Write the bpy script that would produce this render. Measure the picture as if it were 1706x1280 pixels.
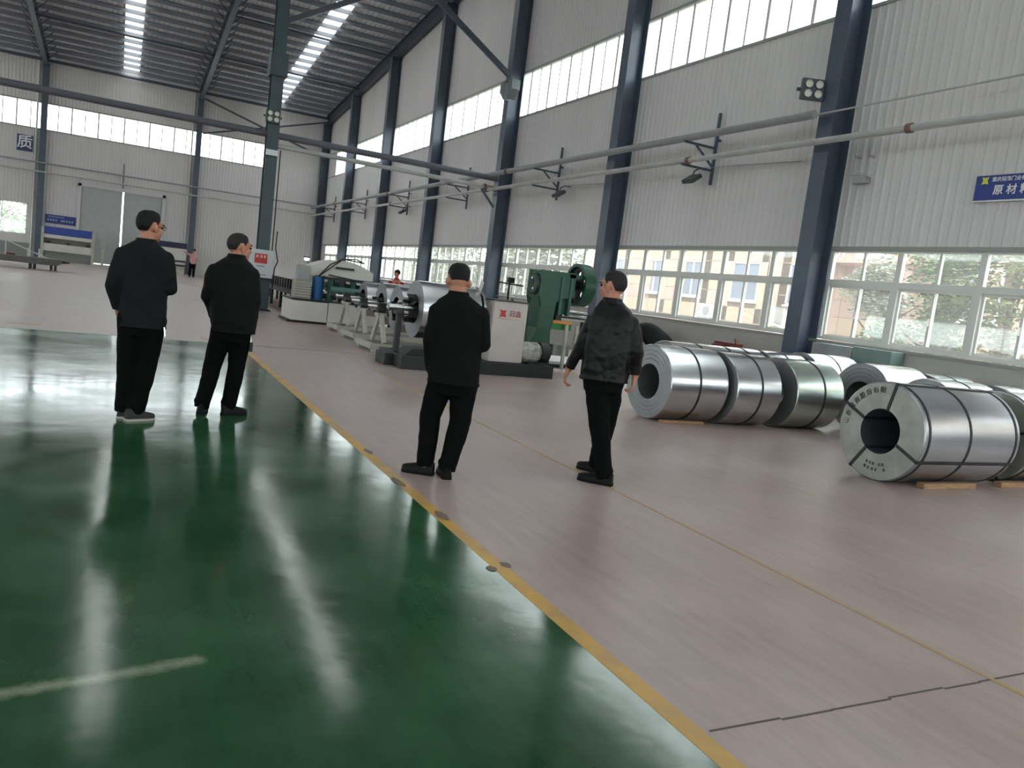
import bpy, bmesh, math, random
from mathutils import Vector, Matrix
random.seed(7)
for o in list(bpy.data.objects): bpy.data.objects.remove(o)
scene = bpy.context.scene
COL = scene.collection

# ------------------------------------------------------------------ camera
H_CAM = 1.48
YAW, PITCH, ROLL, FPX = 0.47219182, -0.11635606, 0.12211952, 1312.56
def cam_axes():
    cy, sy = math.cos(YAW), math.sin(YAW); cp, sp = math.cos(PITCH), math.sin(PITCH)
    f = Vector((sy*cp, cy*cp, sp)); r = Vector((cy, -sy, 0)); u = r.cross(f)
    cr, sr = math.cos(ROLL), math.sin(ROLL)
    return cr*r+sr*u, -sr*r+cr*u, f
_r, _u, _f = cam_axes()
cam = bpy.data.cameras.new('camera'); cam_o = bpy.data.objects.new('camera', cam); COL.objects.link(cam_o)
m = Matrix((_r, _u, -_f)).transposed().to_4x4(); m.translation = (0, 0, H_CAM)
cam_o.matrix_world = m
cam.sensor_fit = 'HORIZONTAL'; cam.sensor_width = 36.0; cam.lens = FPX/1706*36.0
cam.clip_start = 0.05; cam.clip_end = 500
scene.camera = cam_o

# ------------------------------------------------------------------ sky and exposure
w = bpy.data.worlds.new('overcast_sky'); scene.world = w; w.use_nodes = True
bg = w.node_tree.nodes['Background']
bg.inputs[0].default_value = (0.93, 0.97, 1.0, 1); bg.inputs[1].default_value = 4.0
vs = scene.view_settings
vs.view_transform = 'Standard'; vs.look = 'None'; vs.gamma = 1.0; vs.use_curve_mapping = False
vs.exposure = 1.02

# daylight enters by the window bands and roof lights: sampling portals for the sky
def portal(loc, rot, sx, sy):
    l = bpy.data.lights.new('daylight_portal', 'AREA'); l.shape = 'RECTANGLE'; l.size = sx; l.size_y = sy; l.cycles.is_portal = True
    o = bpy.data.objects.new('daylight_portal', l); COL.objects.link(o); o.location = loc; o.rotation_euler = rot
_h = math.pi/2
for zc, hh in ((2.18, 1.8), (8.46, 1.6)):
    portal((12.75, 19, zc), (_h, 0, _h), 75.5, hh)          # right wall
    portal((-30.3, 19, zc), (_h, 0, -_h), 75.5, hh)         # left wall
    portal((-8.8, -18.7, zc), (_h, 0, math.pi), 42.6, hh)   # back wall
portal((-10.5, 57.0, 8.46), (_h, 0, 0), 39.3, 1.6)          # far wall
for xc in (-25.85, -17.15, -8.45, 0, 8.8):                   # roof lights, both slopes
    portal((xc, 42.5, 13.62), (-math.atan(.1), 0, 0), .95, 29.5)
    portal((xc, .4, 14.15), (math.atan(.1), 0, 0), .95, 38)

# ------------------------------------------------------------------ materials
MATS = {}
def srgb(r, g, b):
    f = lambda c: (c/255/12.92) if c/255 <= 0.04045 else ((c/255+0.055)/1.055)**2.4
    return (f(r), f(g), f(b), 1)
def mat(name, c, rough=0.5, metal=0.0, var=0.0, scale=4.0, bump=0.0, bscale=40.0, spec=0.5, stretch=None, c2=None):
    if name in MATS: return MATS[name]
    m = bpy.data.materials.new(name); m.use_nodes = True; MATS[name] = m
    nt = m.node_tree; b = nt.nodes['Principled BSDF']
    col = srgb(*c); b.inputs['Base Color'].default_value = col
    b.inputs['Roughness'].default_value = rough; b.inputs['Metallic'].default_value = metal
    b.inputs['Specular IOR Level'].default_value = spec
    tc = nt.nodes.new('ShaderNodeTexCoord'); mp = nt.nodes.new('ShaderNodeMapping')
    nt.links.new(tc.outputs['Object'], mp.inputs[0])
    if stretch: mp.inputs['Scale'].default_value = stretch
    if var > 0 or c2:
        n = nt.nodes.new('ShaderNodeTexNoise'); n.inputs['Scale'].default_value = scale; n.inputs['Detail'].default_value = 5
        nt.links.new(mp.outputs[0], n.inputs['Vector'])
        cr = nt.nodes.new('ShaderNodeValToRGB'); nt.links.new(n.outputs['Fac'], cr.inputs[0])
        e = cr.color_ramp.elements
        e[0].position = 0.32; e[1].position = 0.68
        if c2: e[0].color = col; e[1].color = srgb(*c2)
        else:
            e[0].color = tuple(x*(1-var) for x in col[:3])+(1,); e[1].color = tuple(min(1, x*(1+var)) for x in col[:3])+(1,)
        nt.links.new(cr.outputs[0], b.inputs['Base Color'])
    if bump > 0:
        n2 = nt.nodes.new('ShaderNodeTexNoise'); n2.inputs['Scale'].default_value = bscale; n2.inputs['Detail'].default_value = 4
        nt.links.new(mp.outputs[0], n2.inputs['Vector'])
        bp = nt.nodes.new('ShaderNodeBump'); bp.inputs['Strength'].default_value = bump; bp.inputs['Distance'].default_value = 0.02
        nt.links.new(n2.outputs['Fac'], bp.inputs['Height']); nt.links.new(bp.outputs[0], b.inputs['Normal'])
    return m
def glass_mat(name, tint=(0.93, 0.96, 0.95), refl=0.06, haze=0.0):
    m = bpy.data.materials.new(name); m.use_nodes = True; MATS[name] = m
    nt = m.node_tree; nt.nodes.remove(nt.nodes['Principled BSDF']); out = nt.nodes['Material Output']
    t = nt.nodes.new('ShaderNodeBsdfTransparent'); t.inputs[0].default_value = tint+(1,)
    g = nt.nodes.new('ShaderNodeBsdfGlossy'); g.inputs['Roughness'].default_value = 0.03
    mx = nt.nodes.new('ShaderNodeMixShader'); mx.inputs[0].default_value = refl
    nt.links.new(t.outputs[0], mx.inputs[1]); nt.links.new(g.outputs[0], mx.inputs[2]); last = mx
    if haze > 0:
        d = nt.nodes.new('ShaderNodeBsdfTranslucent'); d.inputs[0].default_value = (0.9, 0.92, 0.9, 1)
        m2 = nt.nodes.new('ShaderNodeMixShader'); m2.inputs[0].default_value = haze
        nt.links.new(mx.outputs[0], m2.inputs[1]); nt.links.new(d.outputs[0], m2.inputs[2]); last = m2
    nt.links.new(last.outputs[0], out.inputs[0])
    return m

CLAD = mat('wall_cladding', (206, 203, 202), 0.5, var=0.05, scale=0.7, stretch=(1, 1, 0.25))
PLASTER = mat('plaster', (178, 176, 171), 0.8, var=0.06, scale=1.5, bump=0.15)
FRAME = mat('white_upvc', (214, 214, 208), 0.4)
STEEL = mat('blue_grey_paint', (74, 84, 99), 0.38, var=0.1, scale=2.0)
STEELG = mat('column_green_grey', (54, 70, 76), 0.4, var=0.1, scale=2.0)
ROOF = mat('roof_sheet', (206, 208, 212), 0.5, var=0.06, scale=0.6)
PURL = mat('purlin_galvanised', (132, 136, 144), 0.5, 0.1)
RAFT = mat('rafter_paint', (68, 76, 88), 0.45, var=0.08)
PIPE = mat('pipe_grey_paint', (142, 142, 144), 0.45, var=0.1, scale=3)
PIPEW = mat('pipe_white_paint', (172, 172, 170), 0.45, var=0.1, scale=3)
RUST = mat('rusty_coupling', (120, 92, 80), 0.7, var=0.2)
ZINC = mat('galvanised_steel', (205, 208, 210), 0.24, 1.0, var=0.06, scale=2.5, bump=0.02, bscale=8, stretch=(0.3, 3, 3))
ZINCD = mat('coil_side_wraps', (150, 152, 154), 0.45, 0.85, var=0.08, scale=3)
COILWRAP = mat('coil_edge_wrapper', (150, 152, 146), 0.42, 0.6, var=0.16, scale=5)
ZINCW = mat('wrapped_coil_skin', (176, 180, 186), 0.3, 0.95, var=0.12, scale=3, bump=0.06, bscale=5, stretch=(0.4, 2, 2))
BLACK = mat('black_strap', (32, 35, 40), 0.5)
DARK = mat('dark_machine_paint', (34, 36, 38), 0.5, var=0.15)
DARKM = mat('dark_oily_metal', (58, 60, 60), 0.42, 0.6, var=0.25, scale=8)
WHITEM = mat('white_machine_paint', (206, 203, 197), 0.45, var=0.05, scale=2)
CREAM = mat('cream_stand_paint', (176, 176, 164), 0.5, var=0.12, scale=5)
GREENM = mat('dark_green_machine_paint', (24, 74, 56), 0.42, var=0.16, scale=4)
GREENL = mat('bright_green_paint', (40, 120, 62), 0.45, var=0.1)
TEALM = mat('teal_roller_paint', (84, 122, 116), 0.45, var=0.12)
BLUEM = mat('blue_drum_paint', (26, 84, 138), 0.45, var=0.15, scale=5)
BLUES = mat('sign_blue', (38, 58, 132), 0.45)
BLUED = mat('sign_navy', (48, 58, 96), 0.5)
WHITEP = mat('white_print', (226, 228, 230), 0.5)
YELLOWP = mat('lime_print', (206, 214, 96), 0.5)
REDP = mat('red_print', (190, 52, 52), 0.5)
ORANGE = mat('orange_strip', (206, 140, 66), 0.6)
WOOD = mat('raw_timber', (158, 122, 92), 0.75, var=0.2, scale=10, bump=0.2, stretch=(1, 6, 6))
CRATE = mat('pale_plywood', (186, 160, 138), 0.75, var=0.12, scale=6, bump=0.1)
WOODD = mat('dark_brown_slat', (116, 86, 64), 0.75, var=0.2, scale=8)
RED = mat('red_paint', (112, 44, 42), 0.5, var=0.1)
LAMPG = mat('lamp_housing', (70, 74, 78), 0.45)
LENS = mat('lamp_lens', (214, 216, 206), 0.2)
GLASS = glass_mat('window_glass', haze=0.05)
GLASSH = glass_mat('dusty_window_glass', (0.9, 0.93, 0.92), 0.05, 0.05)
SKYL = glass_mat('translucent_skylight', (0.40, 0.40, 0.37), 0.03, 0.3)
JAQ1 = mat('charcoal_suit_cloth', (27, 30, 31), 0.9, spec=.15, var=0.15, scale=6, bump=0.15, bscale=200)
JAQ2 = mat('black_bomber_cloth', (14, 14, 15), 0.8, spec=.2, var=0.15, scale=6, bump=0.15, bscale=150)
JAQ3 = mat('black_jacket_cloth', (15, 16, 16), 0.9, spec=.15, var=0.15, scale=6, bump=0.15, bscale=200)
LEATH = mat('black_leather', (12, 13, 15), 0.4, spec=.25, var=0.2, scale=9, bump=0.25, bscale=30)
TROU = mat('black_trouser_cloth', (9, 10, 11), 0.9, spec=.12, var=0.2, scale=5)
SHOE = mat('black_shoe_leather', (7, 7, 7), 0.5, spec=.2)
SHOEG = mat('grey_canvas', (48, 47, 46), 0.8)
SOLE = mat('shoe_sole', (14, 14, 14), 0.8, spec=.2)
SOLEW = mat('pale_shoe_sole', (176, 172, 164), 0.6)
SKIN = mat('skin', (184, 128, 106), 0.5, spec=.3, var=0.07, scale=12)
HAIR = mat('black_hair', (16, 15, 16), 0.6, spec=.3, var=0.3, scale=60, bump=0.4, bscale=160)
HAIRG = mat('greying_hair', (48, 44, 45), 0.7, spec=.2, var=0.3, scale=60, bump=0.4, bscale=160)
EYE = mat('eye', (30, 26, 24), 0.2)
REDC = mat('red_shirt', (176, 36, 54), 0.8)
GREYC = mat('grey_workwear', (96, 98, 96), 0.85)
PINKC = mat('pale_pink_cloth', (196, 150, 150), 0.85)
SILV = mat('bright_metal', (200, 200, 200), 0.25, 1.0)

# ------------------------------------------------------------------ mesh helpers
class MB:
    def __init__(s): s.v = []; s.f = []; s.mi = []
    def add(s, vs, fs, mi=0):
        n = len(s.v); s.v += [tuple(v) for v in vs]; s.f += [tuple(n+i for i in f) for f in fs]; s.mi += [mi]*len(fs); return s
    def box(s, x0, x1, y0, y1, z0, z1, M=None, mi=0):
        vs = [Vector((x, y, z)) for x in (x0, x1) for y in (y0, y1) for z in (z0, z1)]
        if M is not None: vs = [M @ v for v in vs]
        return s.add(vs, [(0,1,3,2),(4,6,7,5),(0,4,5,1),(2,3,7,6),(0,2,6,4),(1,5,7,3)], mi)
    def cbox(s, c, d, M=None, mi=0):
        return s.box(c[0]-d[0]/2, c[0]+d[0]/2, c[1]-d[1]/2, c[1]+d[1]/2, c[2]-d[2]/2, c[2]+d[2]/2, M, mi)
    def bar(s, a, b, w, t=None, up=(0,0,1), mi=0):
        a, b = Vector(a), Vector(b); d = b-a; L = d.length; d.normalize(); up = Vector(up)
        if abs(d.dot(up)) > 0.98: up = Vector((1,0,0)) if abs(d.x) < 0.9 else Vector((0,1,0))
        x = d.cross(up).normalized(); y = x.cross(d); t = t or w
        M = Matrix((x, y, d)).transposed().to_4x4(); M.translation = a
        return s.box(-w/2, w/2, -t/2, t/2, 0, L, M, mi)
    def tube(s, pts, r, n=10, caps=True, mi=0):
        pts = [Vector(p) for p in pts]; R = r if isinstance(r, (list, tuple)) else [r]*len(pts)
        vs, fs = [], []; x = None
        for i, p in enumerate(pts):
            d = (pts[min(i+1, len(pts)-1)]-pts[max(i-1, 0)]).normalized()
            if x is None:
                x = d.cross(Vector((0,0,1)) if abs(d.z) < 0.9 else Vector((1,0,0))).normalized()
            else: x = (x-d*x.dot(d)).normalized()
            y = d.cross(x); rr = R[i]
            rx, ry = rr if isinstance(rr, tuple) else (rr, rr)
            for k in range(n):
                a = 2*math.pi*k/n; vs.append(p+x*(rx*math.cos(a))+y*(ry*math.sin(a)))
        for i in range(len(pts)-1):
            for k in range(n):
                k2 = (k+1) % n; fs.append((i*n+k, i*n+k2, (i+1)*n+k2, (i+1)*n+k))
        if caps:
            fs.append(tuple(reversed(range(n)))); fs.append(tuple((len(pts)-1)*n+k for k in range(n)))
        return s.add(vs, fs, mi)
    def lathe(s, prof, n=32, M=None, mi=0, closed=False):
        # prof: (axial, radius) revolved about local X
        vs, fs = [], []
        for (a, r) in prof:
            for k in range(n):
                t = 2*math.pi*k/n; v = Vector((a, r*math.cos(t), r*math.sin(t)))
                vs.append(M @ v if M is not None else v)
        m_ = len(prof); rng = m_ if closed else m_-1
        for i in range(rng):
            j = (i+1) % m_
            for k in range(n):
                k2 = (k+1) % n; fs.append((i*n+k, i*n+k2, j*n+k2, j*n+k))
        return s.add(vs, fs, mi)
    def prism(s, poly, ext, M=None, mi=0):
        # poly: list of (x,z) points, extruded along y from ext[0] to ext[1]
        n = len(poly); vs = [Vector((p[0], e, p[1])) for e in ext for p in poly]
        if M is not None: vs = [M @ v for v in vs]
        fs = [tuple(range(n)), tuple(reversed(range(n, 2*n)))]+[(i, n+i, n+(i+1) % n, (i+1) % n) for i in range(n)]
        return s.add(vs, fs, mi)
    def ball(s, c, r, nu=14, nv=10, M=None, mi=0):
        r = r if isinstance(r, (list, tuple)) else (r, r, r); vs = []; fs = []
        c = Vector(c); vs.append(Vector((0, 0, r[2])))
        for i in range(1, nv):
            t = math.pi*i/nv
            for k in range(nu):
                a = 2*math.pi*k/nu; vs.append(Vector((r[0]*math.sin(t)*math.cos(a), r[1]*math.sin(t)*math.sin(a), r[2]*math.cos(t))))
        vs.append(Vector((0, 0, -r[2])))
        for k in range(nu): fs.append((0, 1+k, 1+(k+1) % nu))
        for i in range(nv-2):
            for k in range(nu):
                a = 1+i*nu; fs.append((a+k, a+nu+k, a+nu+(k+1) % nu, a+(k+1) % nu))
        b = 1+(nv-2)*nu
        for k in range(nu): fs.append((b+k, b+nu, b+(k+1) % nu))
        vs = [(M.to_3x3() @ v if M is not None else v)+c for v in vs]
        return s.add(vs, fs, mi)
    def mesh(s, name, mats, smooth=None):
        me = bpy.data.meshes.new(name); me.from_pydata(s.v, [], s.f)
        for mm in (mats if isinstance(mats, (list, tuple)) else [mats]): me.materials.append(mm)
        if any(s.mi): me.polygons.foreach_set('material_index', s.mi)
        bm = bmesh.new(); bm.from_mesh(me); bmesh.ops.recalc_face_normals(bm, faces=bm.faces)
        if smooth is not None:
            for f in bm.faces: f.smooth = True
            for e in bm.edges:
                if len(e.link_faces) == 2 and e.calc_face_angle(0) > smooth: e.smooth = False
        bm.to_mesh(me); bm.free(); me.update()
        return me
    def build(s, name, mats, parent=None, smooth=None, loc=None, rot=None, bevel=0):
        return put(name, s.mesh(name, mats, smooth), parent, loc, rot, bevel)
def put(name, me, parent=None, loc=None, rot=None, bevel=0):
    o = bpy.data.objects.new(name, me); COL.objects.link(o); o.parent = parent
    if loc is not None: o.location = loc
    if rot is not None: o.rotation_euler = rot
    if bevel:
        b = o.modifiers.new('bevel', 'BEVEL'); b.width = bevel; b.segments = 2; b.limit_method = 'ANGLE'
    return o
def thing(name, label, cat, loc=(0,0,0), rz=0, group=None):
    o = bpy.data.objects.new(name, None); COL.objects.link(o); o.location = loc; o.rotation_euler = (0, 0, rz)
    o.empty_display_size = 0.1
    return tag(o, label, cat, group)
def tag(o, label, cat, group=None):
    o['label'] = label; o['category'] = cat
    if group: o['group'] = group
    return o
def struct(o, label=None):
    o['kind'] = 'structure'
    if label: o['label'] = label
    return o
SM = math.radians(35)
def text_mesh(body, size, name='lettering', bold=0.0, extrude=0.002):
    cu = bpy.data.curves.new('t', 'FONT'); cu.body = body; cu.size = size; cu.extrude = extrude; cu.offset = bold
    cu.resolution_u = 2; cu.align_x = 'CENTER'; cu.align_y = 'CENTER'
    ob = bpy.data.objects.new('t', cu); COL.objects.link(ob)
    dg = bpy.context.evaluated_depsgraph_get(); dg.update()
    me = bpy.data.meshes.new_from_object(ob.evaluated_get(dg)); me.name = name
    bpy.data.objects.remove(ob); bpy.data.curves.remove(cu)
    return me
def text(body, size, mt, parent, loc, rot, name='lettering', bold=0.0):
    me = text_mesh(body, size, name, bold); me.materials.clear(); me.materials.append(mt)
    return put(name, me, parent, loc, rot)

# ------------------------------------------------------------------ layout of the hall
XW = 12.55                 # inner face of the right (gable) wall
YF = 56.8                  # inner face of the far (eave) wall
XL, YB = -30.1, -18.5
BAY = 7.53
def ycol(k): return 11.62+BAY*k
Z_SILL, Z_HEAD, Z_CB, Z_CT, Z_EAVE = 1.29, 3.07, 7.67, 9.25, 12.0
RIDGE_Y = 19.15
def roof_z(y): return Z_EAVE+0.1*((YF-y) if y >= RIDGE_Y else (YF-RIDGE_Y)-(RIDGE_Y-y))
FARX = [-30.1, -21.6, -13.1, -4.53, 4.1]

# ------------------------------------------------------------------ floor
def seg_dist(nt, vec, a, b):
    """node group free: distance from vec (xy) to segment a-b"""
    N = nt.nodes; L = nt.links
    def vm(op, x, y=None):
        n = N.new('ShaderNodeVectorMath'); n.operation = op
        for i, s in enumerate((x, y)):
            if s is None: continue
            if isinstance(s, tuple): n.inputs[i].default_value = s
            else: L.new(s, n.inputs[i])
        return n
    ba = (b[0]-a[0], b[1]-a[1], 0); l2 = ba[0]**2+ba[1]**2
    pa = vm('SUBTRACT', vec, (a[0], a[1], 0)).outputs[0]
    d = vm('DOT_PRODUCT', pa, ba).outputs['Value']
    mm = N.new('ShaderNodeMath'); mm.operation = 'DIVIDE'; mm.use_clamp = True; L.new(d, mm.inputs[0]); mm.inputs[1].default_value = l2
    sc = N.new('ShaderNodeVectorMath'); sc.operation = 'SCALE'; sc.inputs[0].default_value = ba; L.new(mm.outputs[0], sc.inputs['Scale'])
    df = vm('SUBTRACT', pa, sc.outputs[0]).outputs[0]
    return vm('LENGTH', df).outputs['Value']
def floor_mat(name, c1, c2, rough, r_var, scale, spec=0.5, streaks=None, bump=0.03):
    m = bpy.data.materials.new(name); m.use_nodes = True; nt = m.node_tree; b = nt.nodes['Principled BSDF']; L = nt.links; N = nt.nodes
    tc = N.new('ShaderNodeTexCoord'); P = tc.outputs['Object']
    def noise(s, det=6, rgh=0.6, vec=P):
        n = N.new('ShaderNodeTexNoise'); n.inputs['Scale'].default_value = s; n.inputs['Detail'].default_value = det; n.inputs['Roughness'].default_value = rgh
        L.new(vec, n.inputs['Vector']); return n
    n1 = noise(scale); cr = N.new('ShaderNodeValToRGB'); L.new(n1.outputs['Fac'], cr.inputs[0])
    cr.color_ramp.elements[0].color = srgb(*c1); cr.color_ramp.elements[1].color = srgb(*c2)
    cr.color_ramp.elements[0].position = 0.35; cr.color_ramp.elements[1].position = 0.66
    # scuffs and tyre marks drawn out along the driving direction
    mp = N.new('ShaderNodeMapping'); mp.inputs['Scale'].default_value = (5, 0.6, 1); mp.inputs['Rotation'].default_value = (0, 0, 0.25); L.new(P, mp.inputs[0])
    n3 = noise(2.2, 7, 0.7, mp.outputs[0]); c3 = N.new('ShaderNodeValToRGB'); L.new(n3.outputs['Fac'], c3.inputs[0])
    c3.color_ramp.elements[0].position = 0.28; c3.color_ramp.elements[0].color = (0.86, 0.86, 0.86, 1)
    c3.color_ramp.elements[1].position = 0.6; c3.color_ramp.elements[1].color = (1.06, 1.06, 1.06, 1)
    mx = N.new('ShaderNodeMix'); mx.data_type = 'RGBA'; mx.blend_type = 'MULTIPLY'; mx.inputs[0].default_value = 1
    L.new(cr.outputs[0], mx.inputs['A']); L.new(c3.outputs[0], mx.inputs['B']); col = mx.outputs['Result']
    rr = N.new('ShaderNodeMapRange'); L.new(n1.outputs['Fac'], rr.inputs[0]); rr.inputs[1].default_value = 0.3; rr.inputs[2].default_value = 0.7
    rr.inputs[3].default_value = rough; rr.inputs[4].default_value = rough+r_var; ro = rr.outputs[0]
    if streaks:
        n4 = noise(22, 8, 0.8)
        for (pts, wd, wc, strength) in streaks:
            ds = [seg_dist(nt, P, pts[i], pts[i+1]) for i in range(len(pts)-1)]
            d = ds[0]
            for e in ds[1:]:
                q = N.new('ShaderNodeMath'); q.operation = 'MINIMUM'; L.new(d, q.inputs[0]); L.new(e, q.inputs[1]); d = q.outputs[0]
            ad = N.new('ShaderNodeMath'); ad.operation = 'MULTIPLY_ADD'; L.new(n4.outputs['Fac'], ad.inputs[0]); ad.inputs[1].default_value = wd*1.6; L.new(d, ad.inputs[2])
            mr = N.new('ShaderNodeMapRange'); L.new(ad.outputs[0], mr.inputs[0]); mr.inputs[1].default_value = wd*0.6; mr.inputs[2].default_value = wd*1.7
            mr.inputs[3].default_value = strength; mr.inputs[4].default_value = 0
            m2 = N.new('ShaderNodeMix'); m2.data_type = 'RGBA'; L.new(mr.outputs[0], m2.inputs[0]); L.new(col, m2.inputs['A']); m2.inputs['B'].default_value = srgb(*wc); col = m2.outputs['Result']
    L.new(col, b.inputs['Base Color']); L.new(ro, b.inputs['Roughness']); b.inputs['Specular IOR Level'].default_value = spec
    nb = noise(3.0, 3, 0.5); bp = N.new('ShaderNodeBump'); bp.inputs['Strength'].default_value = bump; bp.inputs['Distance'].default_value = 0.05
    L.new(nb.outputs['Fac'], bp.inputs['Height']); L.new(bp.outputs[0], b.inputs['Normal'])
    return m
CONC = floor_mat('sealed_concrete', (160, 140, 135), (175, 157, 154), 0.30, 0.12, 0.9, 0.4)
EPOXY = floor_mat('green_epoxy', (30, 68, 40), (54, 95, 65), 0.08, 0.10, 0.9, 0.55, bump=0.03, streaks=[
    ([(-0.32, 2.80), (0.02, 2.85), (0.33, 2.912)], 0.055, (156, 166, 140), 0.8)])  # one pale, noisy-edged streak mixed into the green colour
fl = struct(MB().box(XL, XW+0.2, YB, YF+0.2, -0.25, 0).build('floor', CONC))
GY = 14.2
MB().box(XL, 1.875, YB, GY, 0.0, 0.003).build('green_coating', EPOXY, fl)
YEL = mat('worn_yellow_paint', (206, 160, 62), 0.4, c2=(172, 140, 92), scale=4.5)
YEL2 = mat('faded_yellow_paint', (176, 148, 92), 0.5, c2=(160, 142, 116), scale=3)
WLINE = mat('pale_edge_line', (150, 176, 160), 0.4)
DJ = mat('joint_dirt', (92, 82, 78), 0.8)
yl = MB()
y = YB
while y < GY:
    L_ = random.uniform(1.1, 2.4)
    yl.box(1.872+random.uniform(-.006, .006), 1.965+random.uniform(-.006, .006), y, min(GY, y+L_), 0, 0.004); y += L_
yl.build('painted_line', YEL, fl)
MB().box(3.63, 3.66, YB, 30, 0, 0.003).build('painted_line', YEL2, fl)
MB().box(XL, 1.86, GY-0.05, GY, 0.003, 0.005).build('painted_line', WLINE, fl)
# floor stains beside the yellow line
st = MB()
for (x, y, a, b) in ((1.965, 3.66, .03, .045), (1.86, 3.62, .03, .04), (1.93, 4.55, .04, .11), (1.9, 5.35, .035, .14), (1.95, 6.3, .03, .1)):
    n = 14; st.add([(x+a*math.cos(2*math.pi*k/n)*random.uniform(.8, 1.1), y+b*math.sin(2*math.pi*k/n)*random.uniform(.8, 1.1), 0.0055) for k in range(n)], [tuple(range(n))])
st.build('floor_stain', mat('brown_stain', (120, 104, 92), 0.6), fl)
# saw-cut joints
for yj in (2.0, 8.0+6.2, 26.4, 38.6):
    j = MB(); x = 1.99
    while x < XW:
        x2 = min(XW, x+random.uniform(.15, .4)); o1 = random.uniform(-.008, .008)
        j.box(x, x2, yj+o1-.005, yj+o1+.005, 0.0, 0.002); x = x2
    j.build('floor_joint', DJ, fl)
for (x, y) in ((-1.55, 14.9), (1.35, 14.75)):
    MB().box(x, x+.45, y, y+.35, 0, .003).build('paint_patch', mat('pinkish_patch', (188, 168, 150), 0.6), fl)

# ------------------------------------------------------------------ walls: ribbed cladding
def ribbed(name, p0, du, length, z0, z1, inward, parent, mt=CLAD, pitch=0.19, ztop=None):
    """ribbed sheet starting at p0 (x,y) along unit vector du, with ribs standing towards 'inward'"""
    du = Vector((du[0], du[1], 0)); nn = Vector((inward[0], inward[1], 0)); p0 = Vector((p0[0], p0[1], 0))
    prof = []; u = 0
    while u < length-1e-6:
        for a, d in ((0, 0), (0.55, 0), (0.68, 0.014), (0.87, 0.014)):
            if u+a*pitch < length: prof.append((u+a*pitch, d))
        u += pitch
    prof.append((length, 0))
    vs, fs = [], []
    for (a, d) in prof:
        q = p0+du*a+nn*d; zt = ztop(q) if ztop else z1
        vs += [(q.x, q.y, z0), (q.x, q.y, zt)]
    for i in range(len(prof)-1): fs.append((2*i, 2*i+2, 2*i+3, 2*i+1))
    mb = MB().add(vs, fs)
    # outer skin
    q0 = p0-nn*0.09; q1 = p0+du*length-nn*0.09
    za, zb = (ztop(p0), ztop(p0+du*length)) if ztop else (z1, z1)
    mb.add([(q0.x, q0.y, z0), (q1.x, q1.y, z0), (q1.x, q1.y, zb), (q0.x, q0.y, za)], [(0, 1, 2, 3)])
    e0 = p0; e1 = p0+du*length
    mb.add([(e0.x, e0.y, z0), (e1.x, e1.y, z0), (q1.x, q1.y, z0), (q0.x, q0.y, z0)], [(0, 1, 2, 3)])
    mb.add([(e0.x, e0.y, za), (e1.x, e1.y, zb), (q1.x, q1.y, zb), (q0.x, q0.y, za)], [(0, 1, 2, 3)])
    return mb.build(name, mt, parent)
wr = struct(MB().box(XW-0.02, XW+0.22, YB, YF+0.2, 0, Z_SILL-0.06).build('wall_right', PLASTER))
wf = MB()
for a, b in ((XL, -6.62), (-5.16, -2.42), (2.27, XW+.2)): wf.box(a, b, YF-0.02, YF+0.22, 0, Z_SILL)
wf.box(-6.62, -5.16, YF-.02, YF+.22, 0, Z_SILL)
wf = struct(wf.build('wall_far', CLAD))
wl = struct(MB().box(XL-0.22, XL+.02, YB, YF+0.2, 0, Z_SILL).build('wall_left', PLASTER))
wb = struct(MB().box(XL, XW, YB-.2, YB, 0, Z_SILL).build('wall_back', PLASTER))
rz_r = lambda q: roof_z(q.y)+0.05
for k in range(-4, 6):
    y0, L_ = ycol(k), BAY
    ribbed('cladding_panel', (XW, y0), (0, 1), L_, Z_HEAD, Z_CB, (-1, 0), wr)
    ribbed('cladding_panel', (XW, y0), (0, 1), L_, Z_CT, 0, (-1, 0), wr, ztop=rz_r)
    ribbed('cladding_panel', (XL, y0), (0, 1), L_, Z_HEAD, Z_CB, (1, 0), wl, pitch=0.5)
    ribbed('cladding_panel', (XL, y0), (0, 1), L_, Z_CT, 0, (1, 0), wl, pitch=0.5, ztop=rz_r)
def farbay(x0, x1, z0, z1): ribbed('cladding_panel', (x0, YF), (1, 0), x1-x0, z0, z1, (0, -1), wf)
FX = FARX+[XW]
for i in range(5):
    a, b = FX[i], FX[i+1]
    if i == 3:
        farbay(a, -2.42, Z_SILL, Z_CB); farbay(-2.42, 2.27, 4.72, Z_CB); farbay(2.27, b, Z_SILL, Z_CB)
    elif i == 2:
        farbay(a, -6.62, Z_SILL, Z_CB); farbay(-6.62, -5.16, 3.22, Z_CB); farbay(-5.16, b, Z_SILL, Z_CB)
    else: farbay(a, b, Z_SILL, Z_CB)
    farbay(a, b, Z_CT, Z_EAVE)
    if i == 4: farbay(9.1, b, Z_CB, Z_CT)
    ribbed('cladding_panel', (a, YB), (1, 0), b-a, Z_HEAD, Z_CB, (0, 1), wb, pitch=0.5)
    ribbed('cladding_panel', (a, YB), (1, 0), b-a, Z_CT, Z_EAVE, (0, 1), wb, pitch=0.5)
for xx in (-4.9, 3.72, 12.2): MB().tube([(xx, YF-.09, 0), (xx, YF-.09, Z_EAVE-.2)], .055, 8).build('downpipe', FRAME, wf, SM)
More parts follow.
